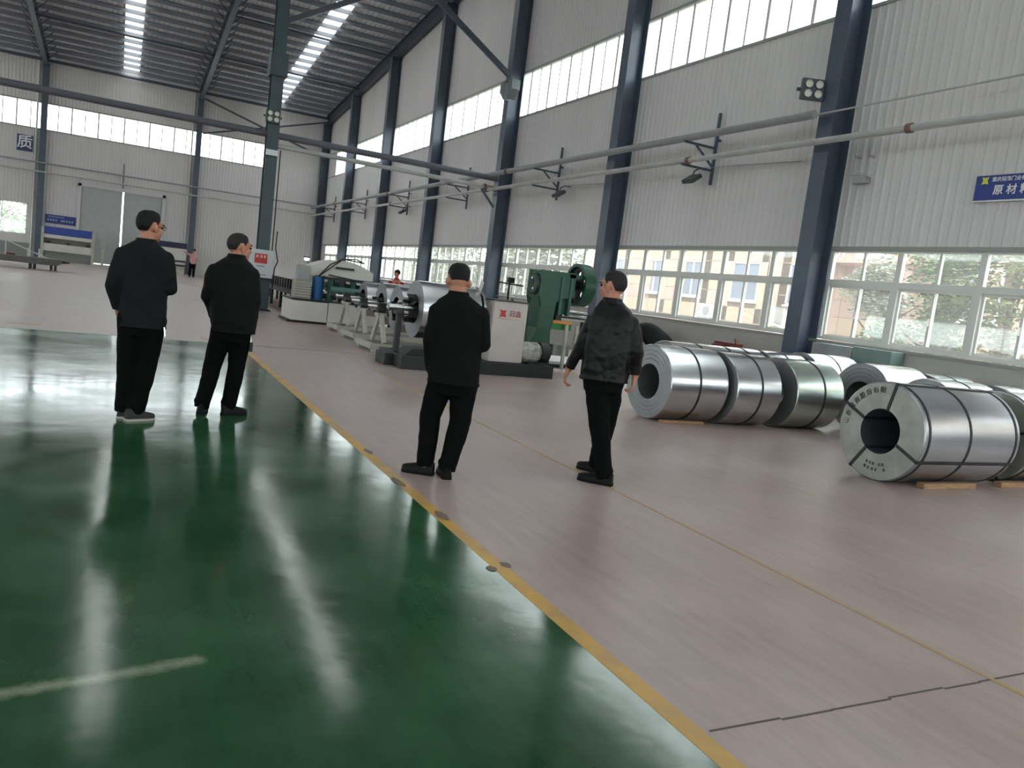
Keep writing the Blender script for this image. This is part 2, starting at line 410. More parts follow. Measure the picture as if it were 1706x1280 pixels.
# dado ledge and window head flashing along the right wall
TR = mat('flashing', (150, 150, 146), 0.5)
struct(MB().box(XW-0.06, XW+0.2, YB, YF, Z_SILL-0.06, Z_SILL-0.01).build('trim_1', TR))
struct(MB().box(XW-0.035, XW+0.1, YB, YF, Z_HEAD-0.03, Z_HEAD+0.05).build('trim_2', TR))
struct(MB().box(XW-0.03, XW+0.1, YB, YF, Z_CB-0.03, Z_CB+0.04).build('trim_3', TR))
struct(MB().box(XW-0.03, XW+0.1, YB, YF, Z_CT-0.04, Z_CT+0.03).build('trim_4', TR))
struct(MB().box(XL, 9.1, YF-0.03, YF+.1, Z_CB-0.03, Z_CB+0.04).build('trim_5', TR))
struct(MB().box(XL, 9.1, YF-0.03, YF+.1, Z_CT-0.04, Z_CT+0.03).build('trim_6', TR))

# ------------------------------------------------------------------ windows
WN = [0]
def win_name(): WN[0] += 1; return 'window_%d' % WN[0]
PITCH_W = 1.565; ZT0, ZT1 = 2.33, 2.50; XG = XW+0.06
def frame_mesh():
    f = MB(); a = PITCH_W/2
    f.box(-.045, .045, -a, -a+.055, Z_SILL, Z_HEAD).box(-.045, .045, a-.055, a, Z_SILL, Z_HEAD)
    f.box(-.045, .045, -a+.055, a-.055, Z_SILL, Z_SILL+.06).box(-.045, .045, -a+.055, a-.055, Z_HEAD-.06, Z_HEAD)
    f.box(-.045, .045, -a+.055, a-.055, ZT0+.04, ZT1-.02)
    f.box(-.03, .03, -.025, .025, ZT1-.02, Z_HEAD-.06)
    return f.mesh('window_frame', FRAME)
def sash_mesh(y0, y1):
    f = MB(); z0, z1, t = Z_SILL+.06, ZT0+.04, .045
    f.box(-.018, .018, y0, y0+t, z0, z1).box(-.018, .018, y1-t, y1, z0, z1).box(-.018, .018, y0+t, y1-t, z0, z0+t).box(-.018, .018, y0+t, y1-t, z1-t, z1)
    return f.mesh('sash', FRAME)
def pane_mesh(y0, y1, z0, z1, t=.004): return MB().box(-t/2, t/2, y0, y1, z0, z1).mesh('pane', GLASS)
a_ = PITCH_W/2-.055
FM = frame_mesh(); SA, SB = sash_mesh(-a_, .025), sash_mesh(-.025, a_)
PA = pane_mesh(-a_+.045, -.02, Z_SILL+.105, ZT0-.005); PB = pane_mesh(.02, a_-.045, Z_SILL+.105, ZT0-.005)
PC = pane_mesh(-a_, -.025, ZT1-.02, Z_HEAD-.06); PD = pane_mesh(.025, a_, ZT1-.02, Z_HEAD-.06)
HND = MB().box(-.03, 0, -.015, .015, 1.75, 1.88).mesh('sash_handle', SILV)
n0 = math.ceil((4.0-13.01)/PITCH_W)
yy = 13.01+PITCH_W*(n0+.5)
y_first = yy-PITCH_W/2
while yy+PITCH_W/2 < YF:
    r = struct(put(win_name(), FM, None, (XG, yy, 0)))
    s1 = put('sash', SA, r, (-.02, 0, 0)); s2 = put('sash', SB, r, (.02, 0, 0))
    put('pane', PA, s1); put('pane', PB, s2); put('pane', PC, r); put('pane', PD, r)
    put('sash_handle', HND, s1, (-.018, 0, 0))
    yy += PITCH_W
y_last = yy-PITCH_W/2
MB().box(XW, XW+.1, y_last, YF, Z_SILL, Z_HEAD).build('cladding_panel', CLAD, wr)
def strip_window(p0, du, length, z0, z1, n, fw=.05, thick_every=2):
    """long fixed light: root is the frame, children the panes and mullions"""
    du = Vector((du[0], du[1], 0)); nn = Vector((du.y, -du.x, 0)); M = Matrix((du, nn, Vector((0, 0, 1)))).transposed().to_4x4(); M.translation = (p0[0], p0[1], 0)
    f = MB(); f.box(0, length, -.04, .04, z0, z0+fw, M).box(0, length, -.04, .04, z1-fw, z1, M).box(0, fw, -.04, .04, z0, z1, M).box(length-fw, length, -.04, .04, z0, z1, M)
    r = struct(f.build(win_name(), FRAME)); s = length/n
    for i in range(n):
        MB().box(i*s, (i+1)*s, -.003, .003, z0+fw/2, z1-fw/2, M).build('pane', GLASSH, r)
        if i:
            w_ = .045 if i % thick_every == 0 else .028
            MB().box(i*s-w_, i*s+w_, -.03, .03, z0+fw, z1-fw, M).build('mullion', FRAME, r)
    return r
for k in range(-1, 6): strip_window((XG, ycol(k)), (0, 1), BAY if k < 5 else BAY-2.4, Z_CB, Z_CT, 11 if k < 5 else 7)
ribbed('cladding_panel', (XW, YF-2.4), (0, 1), 2.4, Z_CB, Z_CT, (-1, 0), wr)
strip_window((-13.1, YF+.05), (1, 0), 8.57, Z_CB, Z_CT, 12); strip_window((-4.53, YF+.05), (1, 0), 8.63, Z_CB, Z_CT, 12); strip_window((4.1, YF+.05), (1, 0), 5.0, Z_CB, Z_CT, 7)
# the rest of the hall, outside the picture: the same glazing in long lights
for k in range(-4, -1): strip_window((XG, ycol(k)), (0, 1), BAY, Z_CB, Z_CT, 2)
strip_window((XG, YB), (0, 1), y_first-YB, Z_SILL, Z_HEAD, 4)
for a, b in ((-30.1, -21.6), (-21.6, -13.1)): strip_window((a, YF+.05), (1, 0), b-a, Z_CB, Z_CT, 2)
for k in range(-4, 6, 2):
    strip_window((XL-.05, ycol(k)), (0, 1), BAY*2, Z_CB, Z_CT, 2); strip_window((XL-.05, ycol(k)), (0, 1), BAY*2, Z_SILL, Z_HEAD, 2)
strip_window((XL, YB-.05), (1, 0), XW-XL, Z_CB, Z_CT, 4); strip_window((XL, YB-.05), (1, 0), XW-XL, Z_SILL, Z_HEAD, 4)
# small far window
f = MB()
f.box(-6.62, -6.55, YF, YF+.1, Z_SILL, 3.22).box(-5.23, -5.16, YF, YF+.1, Z_SILL, 3.22).box(-6.62, -5.16, YF, YF+.1, Z_SILL, Z_SILL+.07).box(-6.62, -5.16, YF, YF+.1, 3.15, 3.22)
f = struct(f.build(win_name(), FRAME))
for a, b in ((-6.55, -5.89), (-5.89, -5.23)): MB().box(a, b, YF+.05, YF+.056, Z_SILL+.07, 3.15).build('pane', GLASS, f)
# sliding door in the far wall, ajar in the middle
DOORM = mat('door_sheet', (172, 175, 174), 0.5, var=0.04)
d = MB().box(-2.55, -2.38, YF-.1, YF+.05, 0, 4.85).box(2.23, 2.4, YF-.1, YF+.05, 0, 4.85).box(-2.55, 2.4, YF-.1, YF+.05, 4.68, 4.85)
d = struct(d.build('door_1', CLAD))
for a, b in ((-2.38, -.09), (.0, 2.23)):
    l_ = MB().box(a, b, YF+.0, YF+.05, 0.05, 4.68).build('door_leaf', DOORM, d)
    for q in (a+.05, b-.1): MB().box(q, q+.05, YF-.015, YF, .06, 4.6).build('door_stile', DOORM, l_)

# ------------------------------------------------------------------ roof
ce = struct(MB().box(XL, XW, RIDGE_Y-.3, RIDGE_Y+.3, roof_z(RIDGE_Y)+.12, roof_z(RIDGE_Y)+.17).build('ceiling', ROOF))
SKYX = [(-26.3, -25.4), (-17.6, -16.7), (-8.9, -8.0), (-.45, .42), (8.35, 9.22)]
def roof_piece(x0, x1, ya, yb, mt, name, pitch=.25):
    prof = []; u = x0
    while u < x1-1e-6:
        for a, d in ((0, 0), (.6, 0), (.7, .035), (.9, .035)):
            if u+a*pitch < x1: prof.append((u+a*pitch, d))
        u += pitch
    prof.append((x1, 0)); vs, fs = [], []
    for (x, dz) in prof: vs += [(x, ya, roof_z(ya)+.1+dz), (x, yb, roof_z(yb)+.1+dz)]
    for i in range(len(prof)-1): fs.append((2*i, 2*i+1, 2*i+3, 2*i+2))
    return MB().add(vs, fs).build(name, mt, ce)
xs = [XL-.3]
for a, b in SKYX: xs += [a, b]
xs.append(XW+.4)
for (ya, yb) in ((YF+.5, RIDGE_Y), (RIDGE_Y, YB-.5)):
    for i in range(len(xs)-1):
        if i % 2 and ya > yb and yb == RIDGE_Y:
            roof_piece(xs[i], xs[i+1], ya, 28.0, SKYL, 'skylight_sheet'); roof_piece(xs[i], xs[i+1], 28.0, yb, ROOF, 'roof_sheet')
        else: roof_piece(xs[i], xs[i+1], ya, yb, SKYL if i % 2 else ROOF, 'skylight_sheet' if i % 2 else 'roof_sheet')
PM = MB().box(XL, XW, -.008, .008, -.12, .1).box(XL, XW, -.008, .065, .085, .1).box(XL, XW, -.065, .008, -.12, -.105).mesh('purlin', PURL)
y = YF-.35
while y > RIDGE_Y: put('purlin', PM, ce, (0, y, roof_z(y)+.0)); y -= 1.12
y = YB+.5
while y < RIDGE_Y: put('purlin', PM, ce, (0, y, roof_z(y)+.0)); y += 2.24
def rafter(x, wid=.25, dep=.6):
    for ya, yb in ((YF, RIDGE_Y), (RIDGE_Y, YB)):
        za, zb = roof_z(ya)-.14, roof_z(yb)-.14; b = MB()
        for (h0, h1, ww) in ((0, -.02, wid), (-.02, -dep, .015), (-dep, -dep-.02, wid)):
            vs = [(x+s*ww/2, yy, zz+hh) for yy, zz in ((ya, za), (yb, zb)) for s in (-1, 1) for hh in (h0, h1)]
            b.add(vs, [(0,1,3,2), (4,6,7,5), (0,4,5,1), (2,3,7,6), (0,2,6,4), (1,5,7,3)])
        r = b.build('rafter', RAFT, ce)
        if ya == YF and -14 < x < 10:
            y = YF-1.5
            while y > 36:
                for s in (-1, 1):
                    MB().bar((x+s*.05, y, roof_z(y)-.14-dep), (x+s*.62, y, roof_z(y)-.1), .04).build('fly_brace', RAFT, r)
                y -= 1.12
for x in FARX[1:]+[XW-.25]: rafter(x)
# round struts between the rafters under the roof and the eave beam
for (y, xa, xb) in ((49.0, 4.1, XW-.2), (42.7, 4.1, XW-.2), (49.0, -4.53, 4.1), (56.5, XL, XW)):
    MB().tube([(xa, y, roof_z(y)-.35), (xb, y, roof_z(y)-.35)], .06 if y < 56 else .09, 8).build('roof_strut', RAFT, ce)

# ------------------------------------------------------------------ steel columns
def h_column(x0, x1, yc, wid, ztop, axis='x', mt=STEEL, name='steel_column'):
    """flanges at x0 and x1 (axis x) running parallel to y"""
    b = MB(); t = .022; h = wid/2
    if axis == 'x':
        b.box(x0, x0+t, yc-h, yc+h, 0, ztop).box(x1-t, x1, yc-h, yc+h, 0, ztop).box(x0+t, x1-t, yc-.009, yc+.009, 0, ztop)
        b.box(x0-.06, x1+.02, yc-h-.05, yc+h+.05, 0, .025)
    else:
        b.box(yc-h, yc+h, x0, x0+t, 0, ztop).box(yc-h, yc+h, x1-t, x1, 0, ztop).box(yc-.009, yc+.009, x0+t, x1-t, 0, ztop)
        b.box(yc-h-.05, yc+h+.05, x0-.06, x1+.06, 0, .025)
    return b.build(name, mt)
desc = {0: 'nearest dark steel wall column, beside the blue sign and silver coils', 1: 'second dark steel wall column behind the man in leather jacket',
        2: 'third steel wall column carrying twin floodlight and the cross pipes', 3: 'fourth steel wall column above the uncoiler', 4: 'fifth steel wall column from the near end, beyond the uncoilers',
        5: 'sixth steel wall column beyond the white hood', 6: 'corner steel column where right wall meets far wall'}
for k in range(-3, 7):
    yc = ycol(k) if k < 6 else YF-.3
    if k < 0:
        if k < -1: continue
    o = h_column(XW-.55, XW-.03, yc, .38, roof_z(yc)-.7)
    tag(o, desc.get(k, 'steel wall column just outside the picture on the right'), 'column')
for x, lb in ((-13.1, 'far wall steel column outside the picture on the left'), (-4.53, 'far wall steel column behind the press brake'), (4.1, 'far wall steel column beside the sliding door')):
    tag(h_column(YF-.42, YF-.03, x, .32, roof_z(YF)-.5, 'y'), lb, 'column')
fc = h_column(26.4, 26.8, 4.06, .36, roof_z(26.6)-.7, 'y', STEELG)
tag(fc, 'tall free-standing green-grey steel column in the middle of the hall', 'column')
MB().box(3.80, 4.32, 26.3, 26.9, 7.2, 7.9).build('joint_plate', STEELG, fc)
MB().box(3.88, 4.24, 26.33, 26.4, 4.78, 4.95).build('label_plate', WHITEP, fc)
MB().tube([(4.34, 26.5, .3), (4.34, 26.5, 5.0)], .02, 6).build('conduit', DARK, fc)
# diagonal bracing
def brace(a, b, w_, lb): tag(MB().bar(a, b, w_).build('diagonal_brace', RAFT), lb, 'brace')
brace((4.25, 26.6, 8.95), (8.3, 26.6, 11.3), .16, 'diagonal steel brace rising rightwards from the free-standing column')
brace((12.05, 26.6, 9.0), (8.3, 26.6, 11.3), .16, 'diagonal steel brace rising leftwards from the twin floodlight column')
brace((4.3, 56.36, 11.3), (12.25, 56.36, 8.95), .1, 'far wall cross brace falling towards the corner')
brace((12.25, 56.22, 11.4), (4.3, 56.22, 9.1), .1, 'far wall cross brace rising towards the corner')

# ------------------------------------------------------------------ pipes and brackets
def pipe(name, a, b, r, mt, lb, joints, cat='pipe'):
    a, b = Vector(a), Vector(b); o = tag(MB().tube([a, b], r, 12).build(name, mt, smooth=SM), lb, cat)
    d = (b-a).normalized(); L_ = (b-a).length
    for t in joints:
        if t < L_: MB().tube([a+d*(t-.05), a+d*(t+.05)], r*1.35, 12).build('coupling', RUST, o, SM)
    return o
XP = 11.62
pipe('overhead_pipe', (XP, 11.55, 5.5), (XP, 56.2, 5.5), .085, PIPE, 'thick grey upper pipe running along the right wall', [13.5, 27, 38])
pipe('overhead_pipe', (XP, 2.0, 4.97), (XP, 56.2, 4.97), .062, PIPEW, 'pale lower pipe running the length of the right wall', [7.4, 13.2, 24.6, 36])
pipe('overhead_pipe', (XL+1, 26.6, 5.55), (11.95, 26.6, 5.42), .105, mat('beam_purple_grey', (92, 92, 102), .5), 'dark crosswise beam pipe passing the free-standing column', [], 'pipe')
pipe('overhead_pipe', (4.2, 26.55, 5.12), (11.95, 26.55, 5.06), .075, PIPEW, 'pale crosswise pipe between free column and right wall', [7.3])
pipe('overhead_pipe', (XL+1, 56.1, 5.71), (11.9, 56.1, 5.62), .05, PIPE, 'upper thin grey pipe along the far wall', [])
pipe('overhead_pipe', (XL+1, 56.1, 5.19), (11.9, 56.1, 5.08), .05, PIPEW, 'lower thin pale pipe along the far wall', [])
pipe('overhead_cable', (12.45, 2, 5.86), (XP+.2, 11.9, 5.55), .018, PIPEW, 'thin cable sagging along the wall above the blue sign', [], 'cable')
def bracket(y, lb):
    t = thing('pipe_bracket', lb, 'bracket', (XW, y, 0), 0, 'angle iron brackets carrying the wall pipes')
    MB().bar((-.12, 0, 4.55), (-.12, 0, 6.22), .06).build('upright', STEEL, t)
    for z in (5.40, 4.88): MB().bar((-.1, 0, z), (-1.05, 0, z), .05).build('arm', STEEL, t)
    MB().bar((-.12, 0, 4.95), (-.7, 0, 5.38), .04).build('strut', STEEL, t)
    MB().bar((-.12, 0, 5.6), (0, 0, 5.6), .05).build('fixing', STEEL, t)
names = ['nearest', 'second', 'third', 'fourth', 'fifth', 'sixth']
for i in range(6):
    bracket(15.3+BAY*i, '%s dark pipe bracket from the near end of the right wall' % names[i])
tb = thing('pipe_bracket', 'dark pipe bracket on far wall above the sliding door', 'bracket', (-.1, YF, 0))
MB().bar((0, -.1, 4.9), (0, -.1, 6.4), .06).build('upright', STEEL, tb)
for z in (5.62, 5.1): MB().bar((0, -.08, z), (0, -.75, z), .05).build('arm', STEEL, tb)
tb = thing('pipe_bracket', 'steel bracket with end plate where cross pipes meet the third column', 'bracket', (11.95, 26.6, 0))
MB().bar((0, 0, 4.4), (-.55, 0, 4.98), .07).build('strut', STEEL, tb)
MB().box(-.35, .05, -.12, .12, 4.98, 5.12).build('saddle', RUST, tb)
for i, (za, xb) in enumerate(((4.97, 7),)): pass
# wire frame box on the wall by the nearest column
t = thing('wall_bracket_frame', 'small pale metal frame on wall right of nearest column', 'frame', (XW, 11.1, 0))
for a, b in (((-.2, 0, 4.45), (-.2, 0, 5.2)), ((-.2, -.3, 4.45), (-.2, -.3, 5.2)), ((-.2, 0, 5.2), (-.2, -.3, 5.2)), ((-.2, 0, 4.45), (-.2, -.3, 4.45)), ((-.2, 0, 4.8), (0, 0, 4.8)), ((-.2, -.3, 4.8), (0, -.3, 4.8))):
    MB().bar(a, b, .035).build('frame_bar', PIPEW, t)
MB().box(-.18, -.02, -.3, 0, 4.3, 4.42).build('tray', PIPEW, t)

# ------------------------------------------------------------------ lamps
def quad_lamp(loc, rz, lb):
    t = thing('floodlight', lb, 'lamp', loc, rz)
    MB().box(-.22, .22, 0, .1, -.2, .2).build('housing', LAMPG, t, bevel=.01)
    for x in (-.1, .1):
        for z in (-.09, .09):
            MB().lathe([(0, 0), (0, .055), (-.02, .07), (-.03, .075)], 16, Matrix.Translation((x, -.005, z)) @ Matrix.Rotation(-math.pi/2, 4, 'Z') @ Matrix.Rotation(math.pi, 4, 'Y')).build('lens', LENS, t, SM)
    MB().box(-.28, .28, .1, .14, -.03, .03).build('mounting_bar', LAMPG, t)
quad_lamp((4.0, 26.27, 5.95), 0.0, 'four-lamp floodlight on the free-standing column')
quad_lamp((11.78, 11.85, 6.05), math.radians(-25), 'four-lamp floodlight on the nearest wall column')
t = thing('floodlight', 'twin floodlight housings clamped to the third wall column', 'lamp', (11.83, 26.1, 8.43), math.radians(-90))
for s, nm in ((-1, 'housing'), (1, 'housing')):
    hgs = MB().prism([(-.02, -.35), (.32, -.05), (.3, .28), (-.02, .3)], (-.16, .16), Matrix.Translation((s*.16, 0, 0)) @ Matrix.Scale(s, 4, (1, 0, 0))).build(nm, mat('pale_lamp_housing', (98, 106, 106), 0.5), t, bevel=.012)
MB().box(-.2, .2, -.1, .1, .3, .42).build('bracket_plate', LAMPG, t)
def small_flood(y, lb, z=5.0):
    t = thing('floodlight', lb, 'lamp', (12.1, y, 4.66), 0, 'small floodlights below the wall pipes')
    M = Matrix.Rotation(math.radians(-35), 4, 'Y')
    MB().box(-.16, .16, -.2, .2, -.05, .05, M).build('housing', LAMPG, t, bevel=.015)
    MB().box(-.13, .13, -.17, .17, -.06, -.05, M).build('lens', LENS, t)
    MB().tube([(0, 0, .05), (.05, 0, .2), (.2, -.0, .28), (.4, 0, .28)], .018, 6).build('stem', LAMPG, t)
    MB().tube([(.2, 0, .28), (.42, -1.2, .3), (.42, -3.0, .22)], .008, 5).build('cable', PIPE, t)
small_flood(15.6, 'small floodlight under the nearest pipe bracket'); small_flood(22.1, 'small floodlight under the second pipe bracket')
small_flood(37.6, 'small floodlight under the fourth pipe bracket, far along wall')

# ------------------------------------------------------------------ signs
def emblem(mt, parent, M, s=1.0, name='emblem'):
    pts = [(-.5, .5), (-.15, .42), (.15, .42), (.5, .5), (.3, .05), (.5, -.5), (.15, -.42), (-.15, -.42), (-.5, -.5), (-.3, .05)]
    return MB().prism([(x*s, z*s) for x, z in pts], (-.003, .003), M).build(name, mt, parent)
sg = thing('wall_sign', 'blue wall sign with white Chinese lettering above the windows', 'sign', (XW-.05, 7.75, 4.08))
MB().box(-.015, .015, -.9, .9, -.21, .19).build('board', BLUES, sg)
MB().box(-.02, .02, -.92, .92, -.235, -.21).build('board_edge', FRAME, sg)
RS = (math.pi/2, 0, -math.pi/2)
emblem(YELLOWP, sg, Matrix.Translation((-.022, .74, .105)) @ Matrix.Rotation(math.pi/2, 4, 'Z'), .12)
text('重庆冠鑫门业有限公司', .078, WHITEP, sg, (-.02, .24, .115), RS, bold=.001)
for i, ch in enumerate('原材料区'): text(ch, .17, WHITEP, sg, (-.02, .50-.215*i, -.06), RS, bold=.003)
sg = thing('wall_sign', 'square navy panel with one white character on far wall', 'sign', (-5.46, YF-.06, 6.72))
MB().box(-.4, .4, -.02, .02, -.48, .46).build('board', BLUED, sg)
text('质', .82, WHITEP, sg, (0, -.025, 0), (math.pi/2, 0, 0), bold=.012)
def pseudo(parent, M, s, mt, seed, name='lettering'):
    """an unreadable printed character: a handful of strokes"""
    r = random.Random(seed); b = MB()
    for i in range(3): z = (-.38+.38*i)*s; b.box(-.38*s, .38*s*r.uniform(.5, 1), -.002, .002, z-.05*s, z+.05*s, M)
    for i in range(2): x = r.uniform(-.3, .3)*s; b.box(x-.06*s, x+.06*s, -.002, .002, -.42*s, .42*s, M)
    return b.build(name, mt, parent)
sg = thing('wall_sign', 'blue sign with two rows of white print above the press brake', 'sign', (-3.4, YF-.06, 2.45))
MB().box(-.82, .82, -.02, .02, -.26, .26).build('board', BLUES, sg)
for i in range(10):
    if i != 4: pseudo(sg, Matrix.Translation((-.66+.145*i, -.025, -.06)), .13, WHITEP, i)
for i in range(10): pseudo(sg, Matrix.Translation((-.66+.09*i, -.025, .14)), .075, WHITEP, 20+i)

# ------------------------------------------------------------------ steel coils
def coil(x0, x1, yc, R, lb, ri=.25, bands=(0.5,), wrapped=False, radial=(), rz=0, z=0, skin=ZINC):
    L_ = x1-x0; t = thing('steel_coil', lb, 'coil', ((x0+x1)/2, yc, z), rz, 'galvanised steel coils on the floor')
    M = Matrix.Translation((0, 0, R)); h = L_/2
    e = .012
    MB().lathe([(-h, R-e), (-h+e, R), (h-e, R), (h, R-e)], 72, M).build('outer_wrap', ZINCW if wrapped else skin, t, SM)
    MB().lathe([(-h, ri), (-h*.5, ri), (h*.5, ri), (h, ri)], 48, M).build('bore', mat('dark_bore_steel', (92, 98, 108), .5, .6) if wrapped else ZINCD, t, SM)  # wrapped coils have a plain dark blue-grey bore
    face = COILWRAP if wrapped else ZINCD
    for s in (-1, 1):
        pr = [(s*h, R-e)]
        n = 9
        for i in range(1, n): pr += [(s*(h-.0012*(i % 2)), R-e-(R-e-ri)*i/n)]
        pr.append((s*h, ri))
        MB().lathe(pr if not wrapped else [(s*h, R-e), (s*h, ri)], 72, M).build('end_face', face, t)
    for bnd in bands:
        xb = -h+L_*bnd
        MB().lathe([(xb-.014, R+.001), (xb-.014, R+.006), (xb+.014, R+.006), (xb+.014, R+.001)], 72, M).build('strap', BLACK, t)
    for a in radial:
        a = math.radians(a); d = Vector((0, math.cos(a), math.sin(a))); c = Vector((0, 0, R))
        p = MB(); tn = Vector((0, -math.sin(a), math.cos(a)))
        for s in (-1, 1): p.bar(c+d*(ri-.004)+Vector((s*(h+.004), 0, 0)), c+d*(R+.004)+Vector((s*(h+.004), 0, 0)), .032, .006, up=(1, 0, 0))
        p.bar(c+d*(R+.005)+Vector((-h, 0, 0)), c+d*(R+.005)+Vector((h, 0, 0)), .034, .006, up=d)
        p.bar(c+d*(ri-.004)+Vector((-h, 0, 0)), c+d*(ri-.004)+Vector((h, 0, 0)), .034, .006, up=d)
        p.build('strap', BLACK, t)
    return t
ZG = mat('greenish_zinc', (190, 202, 194), 0.26, 1.0, var=0.05, scale=2.5, bump=0.02, bscale=8, stretch=(0.3, 3, 3))
coil(6.45, 7.42, 8.62, .505, 'silver coil at the left end of the front row, beside the walking man', ri=.24)
coil(7.48, 8.28, 8.5, .5, 'second silver coil from the left in the front row', ri=.24, bands=(.55,))
coil(8.5, 9.42, 8.42, .5, 'third silver coil in the front row with greenish sheen', ri=.24, bands=(.58,), skin=ZG)
coil(10.0, 11.0, 8.15, .53, 'silver coil with bright top behind the strapped near coil', ri=.25, bands=())
coil(7.85, 9.0, 10.2, .5, 'silver coil at the left end of the rear row', ri=.24)
coil(9.05, 9.75, 10.2, .5, 'second silver coil in the rear row', ri=.24)
coil(9.8, 10.65, 10.15, .5, 'third silver coil in the rear row', ri=.24)
coil(10.75, 11.85, 10.1, .52, 'silver coil at right end of rear row below the nearest column', ri=.25)
coil(11.1, 12.0, 7.95, .5, 'silver coil close to the wall under the window ledge', ri=.24)
coil(9.75, 10.8, 6.9, .5, 'silver coil half hidden behind the strapped near coil', ri=.24)
coil(10.95, 11.95, 6.75, .5, 'silver coil at the right edge behind the others, near the wall', ri=.24)
nc = coil(7.08, 8.62, 5.45, .515, 'big near coil with black cross straps and stencilled end wrapper', ri=.235, bands=(.045, .46, .955), wrapped=True, radial=(102, 26, 304, 205))
coil(9.0, 10.3, 5.5, .515, 'strapped coil cut by the right picture edge', ri=.235, bands=(.045, .5, .955), wrapped=True, radial=(70, 165, 250, 340))
# stencilled lettering round the end of the near coil
for i, ch in enumerate('山东冠洲股份有限'):
    a = math.radians(176-11.5*i)           # clockwise seen from the left end, y grows to the left there
    rr = .425; y = rr*math.cos(math.pi-a); z = .515+rr*math.sin(a)
    up = Vector((0, y, z-.515)).normalized(); nrm = Vector((-1, 0, 0)); xx = up.cross(nrm)
    M = Matrix((xx, up, nrm)).transposed().to_4x4()
    o = text(ch, .07, mat('grey_print', (82, 84, 84), .6), nc, (-.775, y, z), M.to_euler(), 'stencil_print')
for i in range(6):
    for j in range(2):
        a = math.radians(255+6.5*i); rr = .40-.055*j; y = -rr*math.cos(math.pi-a)*-1; z = .515+rr*math.sin(a)
        if (i+j) % 5 == 4: continue
        pseudo(nc, Matrix.Translation((-.775, y, z)) @ Matrix.Rotation(math.pi/2, 4, 'Z') @ Matrix.Rotation(.3*(i-2.5)/3, 4, 'Y'), .035, mat('grey_print', (82, 84, 84), .6), 40+i+j*9, 'stencil_print')
# timber chocks
def chock(x0, x1, y, lb, h=.055, d=.1):
    t = MB().prism([(-d/2, 0), (d/2, 0), (d/2*.9, h*.95), (-d/2*.85, h)], (x0, x1), Matrix.Rotation(-math.pi/2, 4, 'Z') @ Matrix.Scale(-1, 4, (0, 1, 0)) if False else Matrix(((0, 1, 0, 0), (1, 0, 0, y), (0, 0, 1, 0), (0, 0, 0, 1))))
    tag(t.build('timber_chock', WOOD, bevel=.006), lb, 'timber', 'timber chocks under the coils')
chock(7.4, 8.25, 5.12, 'pale timber chock in front of the strapped near coil', .06)
chock(8.75, 9.8, 5.16, 'timber chock under the coil at the right picture edge', .06)
chock(6.5, 7.2, 8.3, 'thin timber chock under the leftmost front coil', .04)

# ------------------------------------------------------------------ big uncoiler with white gearbox
UY = 12.95
u = thing('uncoiler', 'big uncoiler with white gearbox cabinet on long black base', 'machine', (0, 0, 0), 0)
b = MB(); b.box(4.2, 7.08, 12.3, 12.42, 0, .22).box(4.2, 7.08, 13.45, 13.57, 0, .22).box(4.2, 4.35, 12.42, 13.45, 0, .22).box(5.3, 7.08, 12.42, 13.45, .1, .225).box(4.05, 4.9, 12.75, 13.25, 0, .2)
b.build('base', DARK, u, bevel=.006)
cab = MB().box(5.82, 6.48, 12.42, 13.4, .225, 1.29).build('gearbox_cabinet', mat('pinkish_white_paint', (190, 182, 176), .5, var=.06, scale=2), u, bevel=.015)
MB().box(5.80, 6.50, 12.40, 13.42, 1.29, 1.31).build('cabinet_top', DARKM, cab)
emblem(REDP, cab, Matrix.Translation((6.0, 12.412, 1.08)), .13)
text('冠鑫', .12, mat('dark_red_print', (150, 70, 66), .6), cab, (6.24, 12.415, 1.08), (math.pi/2, 0, 0))
MB().box(5.92, 6.36, 12.412, 12.418, .985, 1.0).build('print_rule', mat('pale_red_print', (206, 160, 150), .6), cab)
MB().lathe([(4.1, .0), (4.1, .05), (4.35, .05), (4.35, .075), (4.75, .08), (4.75, .12), (5.75, .12)], 20, Matrix.Translation((0, UY, .98))).build('spindle', SILV, u, SM)
for i in range(4):
    a = math.pi/2*i+.4; d = Vector((0, math.cos(a), math.sin(a))); c = Vector((0, UY, .98))
    seg = MB(); tn = Vector((0, -math.sin(a), math.cos(a)))
    seg.bar(c+d*.21+Vector((4.4, 0, 0)), c+d*.21+Vector((5.7, 0, 0)), .14, .05, up=d)
    seg.bar(c+d*.08+Vector((4.5, 0, 0)), c+d*.2+Vector((4.6, 0, 0)), .05); seg.bar(c+d*.08+Vector((4.9, 0, 0)), c+d*.2+Vector((5.0, 0, 0)), .05)
    seg.build('mandrel_jaw', DARKM, u)
    MB().lathe([(4.32, 0), (4.32, .035), (4.5, .035), (4.5, 0)], 10, Matrix.Translation((0, (c+d*.19).y, (c+d*.19).z))).build('jaw_screw', SILV, u, SM)
MB().lathe([(5.66, .12), (5.66, .5), (5.70, .5), (5.70, .12)], 48, Matrix.Translation((0, UY, .98)), closed=True).build('guide_disc', ZINC, u, SM)
for a in (62, -30, 150, 240):
    a = math.radians(a); d = Vector((0, math.cos(a+math.pi), math.sin(a)))
    MB().bar(Vector((5.64, UY, .98))+d*.44, Vector((5.64, UY, .98))+d*.68, .1, .02, up=(1, 0, 0)).build('guide_arm', WHITEM, u)
MB().bar((4.3, UY, .2), (4.3, UY, .9), .09).build('outboard_post', DARK, u)
MB().box(4.22, 4.42, UY-.12, UY+.12, .86, .96).build('bearing', DARKM, u, bevel=.01)
MB().prism([(4.4, .2), (5.6, .2), (5.6, .36), (4.5, .3)], (12.7, 13.2)).build('coil_cradle', DARK, u)
